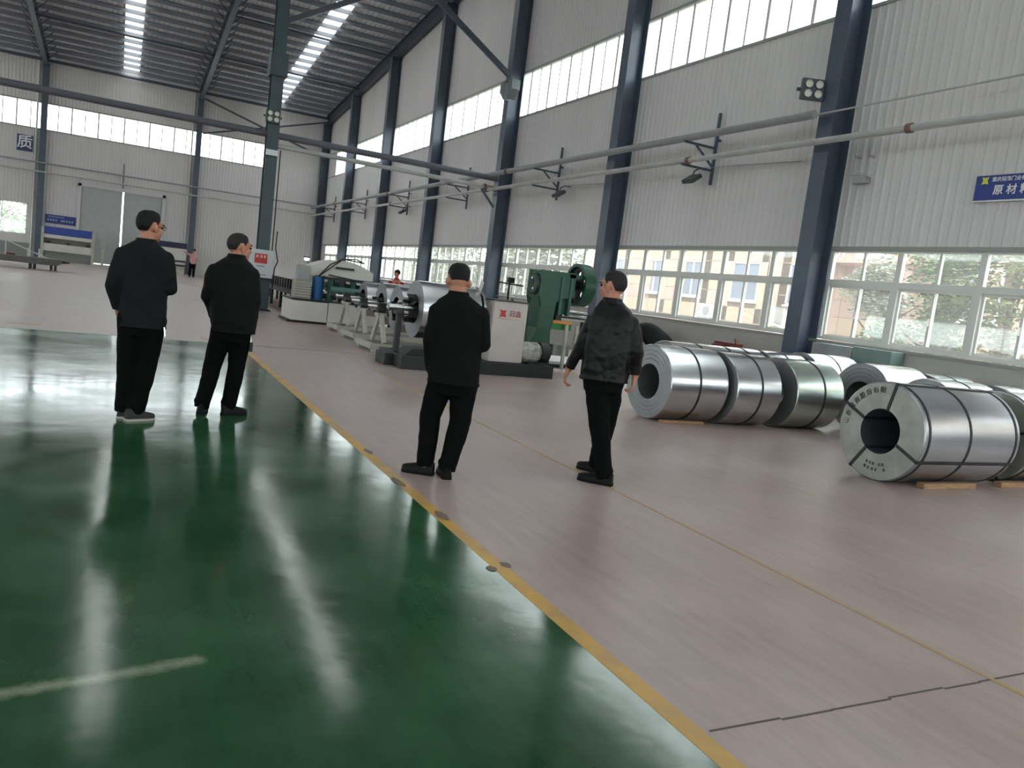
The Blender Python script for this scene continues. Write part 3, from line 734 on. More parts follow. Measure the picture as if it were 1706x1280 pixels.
mo = MB().lathe([(6.5, 0), (6.5, .15), (6.56, .185), (6.84, .185), (6.88, .15), (6.92, .15)], 24, Matrix.Translation((0, 12.62, .43))).build('motor', mat('scuffed_white_paint', (196, 196, 190), .5, c2=(120, 120, 116), scale=9), u, SM)
MB().lathe([(6.9, .0), (6.9, .19), (7.06, .19), (7.09, .15), (7.09, 0)], 24, Matrix.Translation((0, 12.62, .43))).build('fan_cover', DARK, mo, SM)
for i in range(10):
    a = 2*math.pi*i/10; MB().bar((6.58, 12.62+.182*math.cos(a), .43+.182*math.sin(a)), (6.84, 12.62+.182*math.cos(a), .43+.182*math.sin(a)), .014).build('cooling_fin', CREAM, mo)
MB().box(6.66, 6.95, 12.5, 12.74, .225, .27).build('motor_foot', DARK, mo)
def mounted_coil(x0, x1, yc, zc, R, ri, lb):
    t = thing('mounted_coil', lb, 'coil', ((x0+x1)/2, yc, zc), 0, 'galvanised coils loaded on the uncoilers'); h = (x1-x0)/2
    MB().lathe([(-h, R), (h, R)], 72).build('outer_wrap', ZINC, t, SM)
    MB().lathe([(-h, ri), (h, ri)], 40).build('bore', DARKM, t, SM)
    for s in (-1, 1): MB().lathe([(s*h, R)]+[(s*(h-.0012*(i % 2)), R-(R-ri)*i/9) for i in range(1, 9)]+[(s*h, ri)], 72).build('end_face', ZINCD, t)
mounted_coil(4.55, 5.62, UY, .98, .495, .25, 'large silver coil loaded on the uncoiler with the white gearbox')
MB().bar((5.63, 12.3, .26), (7.0, 12.3, .01), .03).build('loose_strip', ORANGE, u) if False else None

# ------------------------------------------------------------------ three smaller uncoilers on cream A-frames
def a_stand(y, x, lb, coil_R, cx0, cx1, lbc):
    t = thing('a_frame_uncoiler', lb, 'machine', (x, y, 0), 0, 'row of cream A-frame uncoilers')
    MB().box(-.3, 2.2, -.55, -.45, .06, .16).box(-.3, 2.2, .45, .55, .06, .16).box(-.3, -.2, -.45, .45, .06, .16).box(2.0, 2.1, -.45, .45, .06, .16).build('skid', CREAM, t)
    for xx in (-.2, 1.9):
        for yy in (-.5, .5): MB().box(xx-.06, xx+.06, yy-.06, yy+.06, 0, .06).build('foot', CREAM, t)
    for xx in (0, 1.85):
        for s in (-1, 1): MB().bar((xx, s*.42, .16), (xx, s*.06, .70), .13, .06, up=(1, 0, 0)).build('leg', CREAM, t)
        MB().box(xx-.09, xx+.09, -.12, .12, .68, .74).build('head_plate', CREAM, t)
        MB().box(xx-.08, xx+.08, -.09, .09, .74, .94).build('bearing', DARKM, t, bevel=.01)
    MB().lathe([(-.28, 0), (-.28, .045), (2.1, .045), (2.1, 0)], 16, Matrix.Translation((0, 0, .85))).build('shaft', SILV, t, SM)
    MB().lathe([(-.42, 0), (-.42, .05), (-.28, .05), (-.28, 0)], 12, Matrix.Translation((0, 0, .85))).build('shaft_end', DARKM, t, SM)
    for a in (30, 150, 270):
        a = math.radians(a); MB().bar((.25, .2*math.cos(a), .85+.2*math.sin(a)), (1.6, .2*math.cos(a), .85+.2*math.sin(a)), .07).build('mandrel_jaw', DARKM, t)
    MB().bar((.1, 0, .85), (.1, -.2, .7), .03).build('hand_crank', DARK, t)
    mounted_coil(x+cx0, x+cx1, y, .85, coil_R, .24, lbc)
a_stand(15.25, 4.68, 'cream A-frame uncoiler right behind the big uncoiler', .46, .3, 1.5, 'silver coil on the A-frame uncoiler next to the big one')
a_stand(17.35, 4.9, 'middle cream A-frame uncoiler', .47, .4, 1.3, 'dark-ended silver coil on the middle A-frame uncoiler')
a_stand(19.3, 5.02, 'cream A-frame uncoiler nearest the white cabinets', .42, .4, .8, 'narrow pale coil on the A-frame uncoiler nearest the white cabinets')

# ------------------------------------------------------------------ white cabinets with roll former and hood
fm = thing('roll_former', 'roll forming machine on white cabinets under a long white hood', 'machine')
MB().box(3.95, 6.45, 20.95, 22.2, 0, .06).build('plinth', DARK, fm)
MB().box(4.02, 4.95, 20.85, 22.25, .06, .58).build('cabinet', WHITEM, fm, bevel=.01)
MB().box(4.97, 5.9, 20.85, 22.25, .06, .60).build('cabinet', WHITEM, fm, bevel=.01)
MB().box(5.92, 6.4, 20.9, 22.25, .06, .60).build('cabinet', WHITEM, fm, bevel=.01)
MB().box(4.0, 6.42, 20.83, 22.27, .6, .63).build('bed_plate', DARKM, fm)
for i in range(5):
    x = 5.0+.3*i
    for s in (20.95, 22.0): MB().box(x-.06, x+.06, s, s+.14, .63, 1.2).build('roll_stand', DARKM if i % 2 else GREENM, fm)
    for z in (.84, 1.04): MB().lathe([(-.52, 0), (-.52, .05), (-.3, .05), (-.3, .085), (.3, .085), (.3, .05), (.52, .05), (.52, 0)], 16, Matrix.Translation((x, 21.55, z)) @ Matrix.Rotation(math.pi/2, 4, 'Z')).build('roller', TEALM if z > .9 else SILV, fm, SM)
MB().lathe([(5.0, 0), (5.0, .09), (6.1, .09), (6.1, 0)], 18, Matrix.Translation((0, 20.95, .95))).build('drive_roller', TEALM, fm, SM)
MB().box(4.85, 6.35, 20.92, 22.2, 1.2, 1.27).build('top_rail', DARKM, fm)
MB().bar((4.9, 20.88, 1.32), (6.6, 20.88, 1.16), .04).build('feed_bar', DARK, fm)
MB().box(4.1, 4.5, 21.0, 21.5, .63, 1.12).build('valve_block', mat('beige_valve_paint', (150, 148, 136), .6), fm, bevel=.01)
for i in range(6): MB().box(4.08, 4.52, 20.985, 21.0, .68+.07*i, .71+.07*i).build('cooling_rib', CREAM, fm)
MB().lathe([(0, 0), (0, .145), (.03, .15), (.62, .15), (.66, .145), (.66, 0)], 24, Matrix.Translation((4.72, 21.2, .58)) @ Matrix.Rotation(-math.pi/2, 4, 'Y')).build('accumulator_drum', BLUEM, fm, SM)
MB().box(4.15, 4.45, 21.05, 21.4, 1.12, 1.5).build('control_box', mat('grey_box', (150, 152, 150), .5), fm, bevel=.01)
hood = []
for i in range(13):
    t_ = i/12; x = 4.5+1.75*t_
    top = 1.36+.38*math.sin(math.pi*min(1, (t_+.08)*.85))**.8
    hood.append((x, top))
MB().prism([(4.5, 1.27)]+hood+[(6.25, 1.27)], (21.4, 22.4)).build('hood', mat('white_hood', (212, 208, 200), .6), fm, SM)
for s in (0, 1):
    MB().tube([(4.7, 21.2, 1.24), (5.0, 21.2, 1.5+.1*s), (5.35, 21.3, 1.78), (5.8, 21.6, 1.82-.06*s), (6.1, 21.9, 1.74)], .018, 6).build('hydraulic_hose', DARK, fm)
MB().box(5.2, 5.7, 21.36, 21.4, 1.5, 1.56).build('hood_vent', DARK, fm)
# long dark forming line continuing behind
fl2 = thing('forming_line', 'long dark conveyor line running away behind the white cabinets', 'machine')
for y0 in range(23, 40, 2):
    x = 5.2+.02*(y0-23)
    MB().box(x-.5, x+.5, y0, y0+1.9, .55, .72).build('line_bed', DARK, fl2)
    for s in (-.4, .4): MB().bar((x+s, y0+.3, 0), (x+s, y0+.3, .55), .09).build('leg', DARK, fl2)
    for i in range(4):
        MB().lathe([(-.42, 0), (-.42, .06), (.42, .06), (.42, 0)], 10, Matrix.Translation((x, y0+.25+.45*i, .84))).build('roller', DARKM, fl2, SM)
        MB().box(x-.5, x-.42, y0+.18+.45*i, y0+.32+.45*i, .72, 1.02).build('roll_stand', DARKM, fl2)
MB().box(4.95, 5.45, 24.2, 24.9, .72, 1.35).build('motor_housing', mat('beige_motor', (168, 164, 152), .5), fl2, bevel=.03)
tl = thing('work_lamp', 'small lit work lamp above the conveyor line', 'lamp', (5.35, 25.6, 0))
MB().tube([(0, 0, .72), (0, 0, 1.55), (-.1, -.1, 1.7)], .015, 6).build('stem', DARK, tl)
em = bpy.data.materials.new('lit_lamp'); em.use_nodes = True; em.node_tree.nodes['Principled BSDF'].inputs['Emission Color'].default_value = (1, .97, .9, 1); em.node_tree.nodes['Principled BSDF'].inputs['Emission Strength'].default_value = 3
MB().ball((-.1, -.12, 1.7), (.09, .07, .05)).build('bulb', em, tl, SM)
MB().lathe([(0, .05), (.08, .11)], 14, Matrix.Translation((-.1, -.1, 1.7)) @ Matrix.Rotation(-math.pi/2, 4, 'Y')).build('lamp_shade', LAMPG, tl, SM)

# ------------------------------------------------------------------ cabinet with red notice in front of the free column
rc = thing('control_cabinet', 'pale control cabinet with red notice before the free-standing column', 'cabinet', (3.72, 24.6, 0))
MB().box(-.34, .34, -.2, .25, .98, 1.8).build('cabinet_body', mat('cabinet_grey', (196, 200, 204), .4), rc, bevel=.015)
MB().box(-.33, .33, -.19, .24, .9, .98).build('cabinet_base', DARK, rc)
MB().box(-.3, .3, -.15, .2, 0, .9).build('stand', STEELG, rc)
MB().prism([(-.34, 0), (.4, 0), (.34, .06), (-.3, .06)], (-.2, .25)).build('foot_plate', DARK, rc)
MB().box(-.2, .16, -.208, -.2, 1.4, 1.68).build('notice', REDP, rc)
for i in range(3): pseudo(rc, Matrix.Translation((-.13+.11*i, -.212, 1.6)), .09, WHITEP, 70+i)
MB().box(-.14, .1, -.206, -.2, 1.3, 1.33).build('name_plate', PIPE, rc)
MB().box(-.05, .16, -.206, -.2, 1.06, 1.075).build('vent_slot', DARK, rc)
MB().tube([(.4, 0, .7), (.42, 0, 1.3), (.5, 0, 1.5), (.42, .1, 1.9), (.45, .2, 2.4)], .02, 6).build('cable', DARK, rc)

# ------------------------------------------------------------------ green punch press
pp = thing('punch_press', 'dark green mechanical punch press with big flywheel', 'machine', (8.46, 14.7, 0), math.radians(0))
side = [(-.88, 0), (-.28, 0), (-.33, .3), (-.36, .75), (-.32, 1.1), (-.3, 1.36), (-.12, 1.45), (.1, 1.5), (.1, 2.0), (-.72, 2.0), (-.72, 1.45), (-.66, 1.25), (-.68, .8), (-.88, .35)]
for s in (-.3, .22): MB().prism(side, (s, s+.09)).build('side_frame', GREENM, pp, bevel=.01)
MB().prism([(-.7, 1.4), (.08, 1.52), (.08, 1.98), (-.7, 1.98)], (-.21, .22)).build('crown', GREENM, pp)
MB().prism([(-.86, .02), (-.3, .02), (-.36, .75), (-.66, .8)], (-.21, .22)).build('base_box', GREENM, pp)
MB().box(-.66, -.36, -.21, .22, .8, 1.4).build('back_web', GREENM, pp)
MB().box(-.36, .12, -.32, .32, .80, .93).build('bolster', GREENL, pp, bevel=.01)
MB().box(-.34, .12, -.33, .3, .93, .99).build('die_plate', ORANGE, pp)
RAMG = mat('ram_green', (48, 88, 78), .45, var=.1)
MB().box(-.24, .04, -.2, .2, 1.12, 1.62).build('ram', RAMG, pp, bevel=.015)
for x in (-.22, .0): MB().box(x-.03, x+.03, -.33, -.2, 1.1, 1.9).build('ram_guide', RAMG, pp, bevel=.006)
MB().box(-.16, -.02, -.1, .1, .99, 1.12).build('punch', DARKM, pp)
MB().bar((-.1, -.26, 1.55), (-.1, -.26, 1.9), .07).build('connecting_rod', DARKM, pp)
MB().box(-.05, .3, -.3, -.22, 1.9, 1.98).build('crown_arm', GREENM, pp)
# flywheel on the right side, facing left
Mf = Matrix.Translation((.36, 0, 1.78))
fw = MB().lathe([(-.1, .39), (.16, .39), (.16, .455), (-.1, .455)], 48, Mf, closed=True).build('flywheel', GREENM, pp, SM)
web = MB(); ro = .40; grid = 34
hol = [(.25*math.cos(2*math.pi*k/5+.3), .25*math.sin(2*math.pi*k/5+.3)) for k in range(5)]
for i in range(grid):
    for j in range(grid):
        y0, y1 = -ro+2*ro*i/grid, -ro+2*ro*(i+1)/grid; z0, z1 = -ro+2*ro*j/grid, -ro+2*ro*(j+1)/grid; yc, zc = (y0+y1)/2, (z0+z1)/2
        if yc*yc+zc*zc > (ro+.005)**2 or any((yc-a)**2+(zc-b)**2 < .082**2 for a, b in hol): continue
        web.box(-.02, .02, y0, y1, z0, z1, Mf)
web.build('flywheel_web', mat('flywheel_web_paint', (30, 44, 40), .5), fw)
MB().lathe([(-.5, 0), (-.5, .05), (-.12, .05), (-.12, .09), (.12, .09), (.12, 0)], 20, Mf).build('crankshaft', DARKM, fw, SM)
gb_ = MB().lathe([(-.74, .0), (-.77, .08), (-.77, .2), (-.74, .23), (-.72, .23)], 28, Matrix.Translation((0, -.02, 1.7))).build('gear_boss', mat('old_green', (40, 58, 48), .5, var=.2), pp, SM)
for sgn in (-1, 1): MB().ball((-.775, -.02+sgn*.04, 1.7+sgn*.11), (.012, .03, .04)).build('inspection_hole', SILV, gb_, SM)
for x in (-.05, .2): MB().box(x-.03, x+.03, -.44, -.38, 0, .93).build('guard_post', CREAM, pp)
MB().box(-.25, .15, -.3, .3, .25, .48).build('scrap_bin', mat('grey_bin', (140, 142, 140), .5), pp, bevel=.01)
MB().box(-.3, .3, -.32, .32, .0, .07).build('foot_bar', DARK, pp)
# rack of tools left of the press
tr = thing('tool_stand', 'spindly dark tool stand beside the green press', 'stand', (7.75, 15.9, 0))
MB().bar((0, 0, 0), (0, 0, 1.7), .035).build('post', DARK, tr); MB().bar((-.3, 0, 1.65), (.35, 0, 1.62), .03).build('cross_arm', DARK, tr)
MB().tube([(.1, 0, 1.3), (.3, 0, 1.15), (.2, 0, 1.0), (.42, 0, .9)], .025, 6).build('hose', DARK, tr); MB().box(-.05, .1, -.04, .04, 1.66, 1.78).build('tool_head', DARKM, tr); MB().box(-.2, .2, -.2, .2, 0, .04).build('foot_plate', DARK, tr)
# grey bench behind press and stock table
bn = thing('work_bench', 'grey steel bench with stacked sheet strips behind the press', 'bench', (9.6, 16.6, 0))
MB().box(-.7, .9, -.4, .4, .95, 1.0).build('bench_top', CREAM, bn)
for x in (-.6, .8):
    for y in (-.35, .35): MB().bar((x, y, 0), (x, y, .95), .06).build('leg', DARKM, bn)
for i in range(4): MB().box(-.6+.08*i, .7-.05*i, -.35+.03*i, .3, 1.0+.05*i, 1.03+.05*i).build('sheet_strip', SILV if i % 2 else DARKM, bn)

# ------------------------------------------------------------------ clutter by the right wall
tp = thing('tarpaulin_heap', 'black tarpaulin draped over a frame beside the right wall', 'tarpaulin', (11.7, 15.9, 0))
g = []; nx, ny = 14, 10; b = MB()
for i in range(nx):
    for j in range(ny):
        u_, v_ = i/(nx-1), j/(ny-1)
        z = 1.12*max(0.0, math.sin(math.pi*(.18+.82*u_)*.98))**.7*(1-.45*abs(v_-.6)**1.5)+.02*math.sin(9*u_+5*v_)
        g.append((-.45+.9*v_, 1.15-2.2*u_, max(.02, z)))
b.add(g, [(i*ny+j, i*ny+j+1, (i+1)*ny+j+1, (i+1)*ny+j) for i in range(nx-1) for j in range(ny-1)])
o = b.build('sheet', mat('black_tarp', (12, 12, 13), .85, bump=.5, bscale=7, spec=.1), tp, SM); o.modifiers.new('s', 'SOLIDIFY').thickness = .008
MB().bar((-.5, .95, 0), (-.5, .95, .95), .04).build('frame_post', PIPEW, tp); MB().bar((-.5, .95, .95), (-.5, .0, 1.02), .03).build('frame_rail', DARK, tp)
jk = thing('pallet_truck_parts', 'rusty red jack lying on a stack against the wall', 'jack', (12.1, 13.2, 0))
MB().box(-.2, .2, -.75, .75, 0, .82).build('stack_box', mat('grey_crate', (120, 122, 120), .6), jk, bevel=.01)
MB().box(-.1, .1, -.7, .1, .82, .88).build('base_beam', RUST, jk); MB().box(-.08, .08, -.1, .65, .88, .94).build('lever_arm', RED, jk); MB().bar((0, .0, .9), (0, .05, 1.05), .06).build('jack_screw', RUST, jk); MB().box(-.1, .1, .3, .7, .82, .87).build('foot', RED, jk)
gb = thing('metal_locker', 'low grey-green metal lockers right of the nearest column', 'locker', (12.32, 10.2, 0))
MB().box(-.15, .18, .05, 1.0, 0, 1.22).build('locker_body', mat('galv_locker', (150, 156, 156), .45, .4, var=.1), gb, bevel=.01)
MB().box(-.16, .18, -.8, .03, 0, 1.24).build('locker_body', mat('green_locker', (116, 138, 132), .45, var=.08), gb, bevel=.01)
MB().box(-.17, -.16, -.4, -.37, .5, .65).build('handle', SILV, gb)

# ------------------------------------------------------------------ far end machines
pb = thing('press_brake', 'far press brake with blue top beam and white body', 'machine', (-2.75, 53.6, 0))
MB().box(-1.28, 1.22, -.2, .3, 1.5, 1.95).build('upper_beam', mat('brake_blue', (34, 66, 150), .4), pb, bevel=.02)
MB().box(-1.28, 1.22, -.22, .3, 1.3, 1.5).build('ram_beam', WHITEM, pb)
MB().box(-1.22, 1.15, -.05, .1, .98, 1.3).build('tool_gap', mat('grey_olive', (110, 108, 96), .6), pb)
for x in (-1.0, 0, 1.0): MB().box(x-.1, x+.1, -.1, .0, 1.0, 1.12).build('back_gauge', DARK, pb)
MB().box(-1.3, 1.2, -.25, .3, .55, .98).build('table_beam', WHITEM, pb)
for x in (-1.38, 1.2): MB().box(x, x+.14, -.3, .6, 0, 1.9).build('side_frame', CREAM, pb)
MB().box(-1.2, 1.2, -.1, .2, 0, .55).build('apron', mat('grey_apron', (128, 134, 130), .6), pb)
MB().bar((1.8, -.1, 0), (1.8, -.1, 1.0), .12).build('pedal_post', CREAM, pb); MB().box(1.7, 1.95, -.2, .1, 1.15, 1.45).build('control_pendant', CREAM, pb); MB().bar((1.8, 0, 1.45), (1.8, 0, 1.9), .05).build('pendant_arm', CREAM, pb)
lz = thing('laser_cutter', 'far white enclosed cutting machine with navy top band', 'machine', (2.95, 54.6, 0))
MB().box(-1.0, .75, -.4, .6, .85, 1.6).build('enclosure', WHITEM, lz, bevel=.02)
MB().box(-1.0, .75, -.42, .6, 1.6, 1.95).build('top_band', mat('navy_band', (36, 38, 62), .5), lz)
for z in (.5, .75): MB().box(-1.0, .7, -.42, .5, z, z+.1).build('bed_rail', DARK, lz)
MB().box(-1.0, .7, -.35, .5, 0, .5).build('bed', CREAM, lz); MB().box(-1.0, .7, -.38, .5, .6, .75).build('bed_band', WHITEM, lz)
rt = thing('roller_table', 'low grey roller table on dark legs at far left', 'table', (-3.4, 38.4, 0))
MB().prism([(-1.6, .22), (1.05, .22), (1.25, .32), (1.2, .48), (-1.6, .48)], (-.4, .4)).build('bed', mat('grey_table', (96, 96, 94), .6, var=.1), rt)
MB().prism([(1.2, .32), (1.5, .36), (1.55, .42), (1.2, .46)], (-.15, .15)).build('nose', DARK, rt)
for x in (-1.4, -1.2, .1, .25, .85, 1.0):
    for y in (-.3, .3): MB().bar((x, y, 0), (x, y, .22), .06).build('leg', DARK, rt)
MB().box(-.75, -.45, -.1, .1, .48, .56).build('red_box', RED, rt)
wt = thing('guard_rail', 'white painted guard frame with sloping bar beside press brake', 'frame', (-3.9, 44.0, 0))
for x in (0, .45): MB().bar((x, 0, 0), (x, 0, .75), .06).build('post', WHITEM, wt)
MB().bar((-.9, 0, 1.0), (.9, 0, .3), .05).build('sloping_bar', WHITEM, wt); MB().bar((-.9, 0, .0), (-.9, 0, 1.0), .05).build('post', WHITEM, wt)
MB().box(-1.8, .0, .4, .5, .2, .95).build('grey_screen', mat('grey_screen', (132, 136, 134), .6), wt)
# plywood crate stack at the left edge
cr_ = thing('crate_stack', 'tall stack of slatted plywood crates cut by the left edge', 'crate', (-3.45, 25.6, 0))
for i in range(12):
    z = .05+.135*i
    MB().box(-.9, .36, -.7, .72, z, z+.12).build('slat', WOODD, cr_)
for y in (-.73, .73): MB().box(.25, .42, y-.05, y+.05, 0, 1.72).build('corner_post', CRATE, cr_)
MB().box(.36, .40, -.7, .72, 0, 1.68).build('end_panel', CRATE, cr_)
MB().box(-.95, .42, -.75, .78, 1.68, 1.72).build('lid', CRATE, cr_)

# ------------------------------------------------------------------ people
def frame_z(v):
    v = Vector(v).normalized(); x = Vector((0, 0, 1)).cross(v)
    x = x.normalized() if x.length > 1e-3 else Vector((1, 0, 0)); return x
def remesh(o, vox, it=3, fac=.5):
    m = o.modifiers.new('remesh', 'REMESH'); m.mode = 'VOXEL'; m.voxel_size = vox; m.use_smooth_shade = True
    s = o.modifiers.new('smooth', 'SMOOTH'); s.iterations = it; s.factor = fac
    return o
FOLD = bpy.data.textures.new('folds', 'CLOUDS'); FOLD.noise_scale = .16; FOLD.noise_depth = 2
def folds(o, s):
    d = o.modifiers.new('folds', 'DISPLACE'); d.texture = FOLD; d.strength = s; d.mid_level = .5; d.texture_coords = 'LOCAL'
def rings(b, rs, n=28, yaw=0):
    """rs: (z,cx,cy,rx,ry) bottom to top, closed loft with a superellipse section"""
    vs = []; c_, s_ = math.cos(yaw), math.sin(yaw)
    for (z, cx, cy, rx, ry) in rs:
        for k in range(n):
            a = 2*math.pi*k/n; ca, sa = math.cos(a), math.sin(a)
            x = rx*math.copysign(abs(ca)**.85, ca); y = ry*math.copysign(abs(sa)**.85, sa)
            vs.append((cx+x*c_-y*s_, cy+x*s_+y*c_, z))
    fs = [(i*n+k, i*n+(k+1) % n, (i+1)*n+(k+1) % n, (i+1)*n+k) for i in range(len(rs)-1) for k in range(n)]
    fs += [tuple(reversed(range(n))), tuple((len(rs)-1)*n+k for k in range(n))]
    b.add(vs, fs)
def limb(b, pts, rad, n=16):
    """tapered limb with interpolated points and rounded joints"""
    P, R = [], []
    for i in range(len(pts)-1):
        for t in (0, .25, .5, .75):
            P.append(Vector(pts[i]).lerp(Vector(pts[i+1]), t)); R.append(rad[i]*(1-t)+rad[i+1]*t)
    P.append(Vector(pts[-1])); R.append(rad[-1])
    b.tube(P, R, n)
    for p, r in zip(pts[:-1], rad[:-1]): b.ball(p, r*.99, 16, 12)
def hand(b, wr, tip_dir, thumb_dir, curl_dir, s=1.0):
    """palm and five curled fingers leaving wrist wr along tip_dir"""
    d = Vector(tip_dir).normalized(); c = Vector(curl_dir); c = (c-d*c.dot(d)).normalized(); x = d.cross(c).normalized()
    if x.dot(Vector(thumb_dir)) < 0: x = -x
    w0 = Vector(wr)
    M = Matrix((x, c, d)).transposed()
    b.ball(w0+d*.045*s, (.040*s, .017*s, .052*s), 14, 10, M.to_4x4())
    b.tube([w0-d*.05, w0+d*.02*s], [.026*s, .027*s], 12)
    ln = [.070, .080, .075, .058]
    for i in range(4):
        o = w0+d*.085*s+x*(.030-.020*i)*s; L_ = ln[i]*s
        p1 = o+d*L_*.42+c*.012*s; p2 = p1+d*L_*.20+c*L_*.34; p3 = p2-d*L_*.10+c*L_*.28
        b.tube([o-d*.03*s, o, p1, p2, p3], [.0095*s, .0095*s, .009*s, .0085*s, .007*s], 8); b.ball(p3, .007*s, 8, 6)
    t0 = w0+d*.03*s+x*.03*s; t1 = t0+x*.022*s+d*.03*s+c*.006*s; t2 = t1+d*.03*s+c*.012*s; 
    b.tube([t0-x*.02*s, t0, t1, t2], [.012*s, .012*s, .0105*s, .008*s], 8); b.ball(t2, .008*s, 8, 6)
def shoe(par, heel, toe, mt=SHOE, sole=SOLE, z=0.0):
    heel, toe = Vector((*heel, 0)), Vector((*toe, 0)); d = (toe-heel).normalized(); L_ = (toe-heel).length
    x = Vector((d.y, -d.x, 0)); M = Matrix((x, d, Vector((0, 0, 1)))).transposed().to_4x4(); M.translation = heel+Vector((0, 0, z))
    b = MB()
    sec = [(0, .030, .085), (.08, .036, .09), (.25, .038, .092), (.42, .040, .078), (.6, .046, .062), (.78, .047, .052), (.92, .038, .044), (1.0, .016, .034)]
    n = 14; vs = []
    for (t, w_, h_) in sec:
        for k in range(n):
            a = math.pi*k/(n-1); vs.append(M @ Vector((w_*math.cos(a), t*L_, .018+h_*abs(math.sin(a))**.8)))
    fs = [(i*n+k, i*n+k+1, (i+1)*n+k+1, (i+1)*n+k) for i in range(len(sec)-1) for k in range(n-1)]
    fs += [(i*n, (i+1)*n, (i+1)*n+n-1, i*n+n-1) for i in range(len(sec)-1)]+[tuple(range(n)), tuple((len(sec)-1)*n+k for k in range(n))]
    b.add(vs, fs); o = b.build('shoe', mt, par, math.radians(60))
    s = MB(); ol = [(t, w_*1.08) for t, w_, _ in sec]; pts = [(w_, t*L_) for t, w_ in ol]+[(-w_, t*L_) for t, w_ in reversed(ol)]
    m_ = len(pts); vv = [M @ Vector((p[0], p[1]*1.02-.004, zz)) for zz in (0, .022) for p in pts]
    s.add(vv, [tuple(range(m_)), tuple(range(m_, 2*m_))]+[(i, (i+1) % m_, m_+(i+1) % m_, m_+i) for i in range(m_)]); s.build('sole', sole, o)
def head_parts(root, body, c, yaw, pitch=0.0, hair=HAIR, hairlen=1.0, s=1.0, glasses=False, detail=True, nape=118):
    """yaw: 0 looks along +y (away), positive turns to +x"""
    R = Matrix.Rotation(-yaw, 4, 'Z') @ Matrix.Rotation(-pitch, 4, 'X'); c = Vector(c)
    T = Matrix.Translation(c) @ R @ Matrix.Scale(s, 4)
    P = lambda x, y, z: T @ Vector((x, y, z))
    R4 = R @ Matrix.Scale(s, 4)
    body.ball(P(0, -.012, .022), (.074, .093, .088), 24, 18, R4)
    body.ball(P(0, .02, -.045), (.060, .070, .070), 20, 14, R4)
    body.ball(P(0, .052, -.083), (.036, .034, .030), 14, 10, R4)
    body.ball(P(0, .088, -.018), (.012, .018, .024), 10, 8, R4); body.ball(P(0, .098, -.03), (.015, .014, .012), 10, 8, R4)
    for sx in (-1, 1):
        body.ball(P(sx*.077, -.008, -.014), (.012, .019, .031), 12, 10, R4 @ Matrix.Rotation(sx*.35, 4, 'Z'))
        body.ball(P(sx*.035, .062, -.028), (.024, .022, .022), 10, 8, R4)
    body.ball(P(0, .082, .028), (.05, .014, .012), 12, 8, R4)
    # hair cap
    hb = MB(); nu, nv = 110, 44; vs = []; rh = random.Random(5)
    for i in range(nv+1):
        for k in range(nu):
            az = 2*math.pi*k/nu            # 0 = front
            ca = math.cos(az)
            lerp = lambda a, b, q: a+(b-a)*max(0, min(1, q))
            if ca > .8: tm = 58
            elif ca > .5: tm = lerp(80, 58, (ca-.5)/.3)
            elif ca > -.2: tm = 82+(12 if .12 < ca < .34 else 0)
            else: tm = lerp(82, nape, (-.2-ca)/.4)
            t = math.radians(tm)*i/nv
            e = min(1, (nv-i)/11); sq = 1+.07*max(0, 1-abs(t-.75)/.6)*hairlen*min(1, abs(math.sin(az))+.4)
            tu = .5*math.sin(az*23+t*9)+.5*math.sin(az*37-t*21+1.3); g = (.985+(.035+.05*max(0, math.cos(t))*hairlen)*e)*(1+(sq-1)*e)+(.010*tu+rh.uniform(-.022, .022))*e*min(1, i/6)*(.4+.6*hairlen)
            x = .075*g*math.sin(t)*math.sin(az); y = -.012+.094*g*math.sin(t)*math.cos(az); z = .022+.089*g*math.cos(t)
            vs.append(P(x, y, z))
    fs = [(i*nu+k, i*nu+(k+1) % nu, (i+1)*nu+(k+1) % nu, (i+1)*nu+k) for i in range(1, nv) for k in range(nu)]
    hb.add(vs, fs); hb.add([vs[nu+k] for k in range(nu)], [tuple(range(nu))])
    h = hb.build('hair', hair, root, math.radians(80))
    if detail:
        for sx in (-1, 1):
            MB().ball(P(sx*.033, .078, .0), .0105*s, 10, 8).build('eye', EYE, root, SM)
            MB().ball(P(sx*.034, .087, .020), (.018, .006, .004), 10, 6, R4).build('eyebrow', hair, root, SM)
        MB().ball(P(0, .083, -.063), (.022, .008, .006), 12, 6, R4).build('lips', mat('lips', (160, 96, 90), .5), root, SM)
    if glasses:
        g = MB()
        for sx in (-1, 1):
            n = 18; g.tube([P(sx*.035+.022*math.cos(2*math.pi*k/n), .094, .0+.017*math.sin(2*math.pi*k/n)) for k in range(n+1)], .0022, 6)
            g.bar(P(sx*.058, .094, .006), P(sx*.078, -.0, .006), .004*s)
        g.bar(P(-.012, .095, .004), P(.012, .095, .004), .004*s)
        g.build('glasses', mat('dark_red_frame', (84, 34, 44), .3), root)
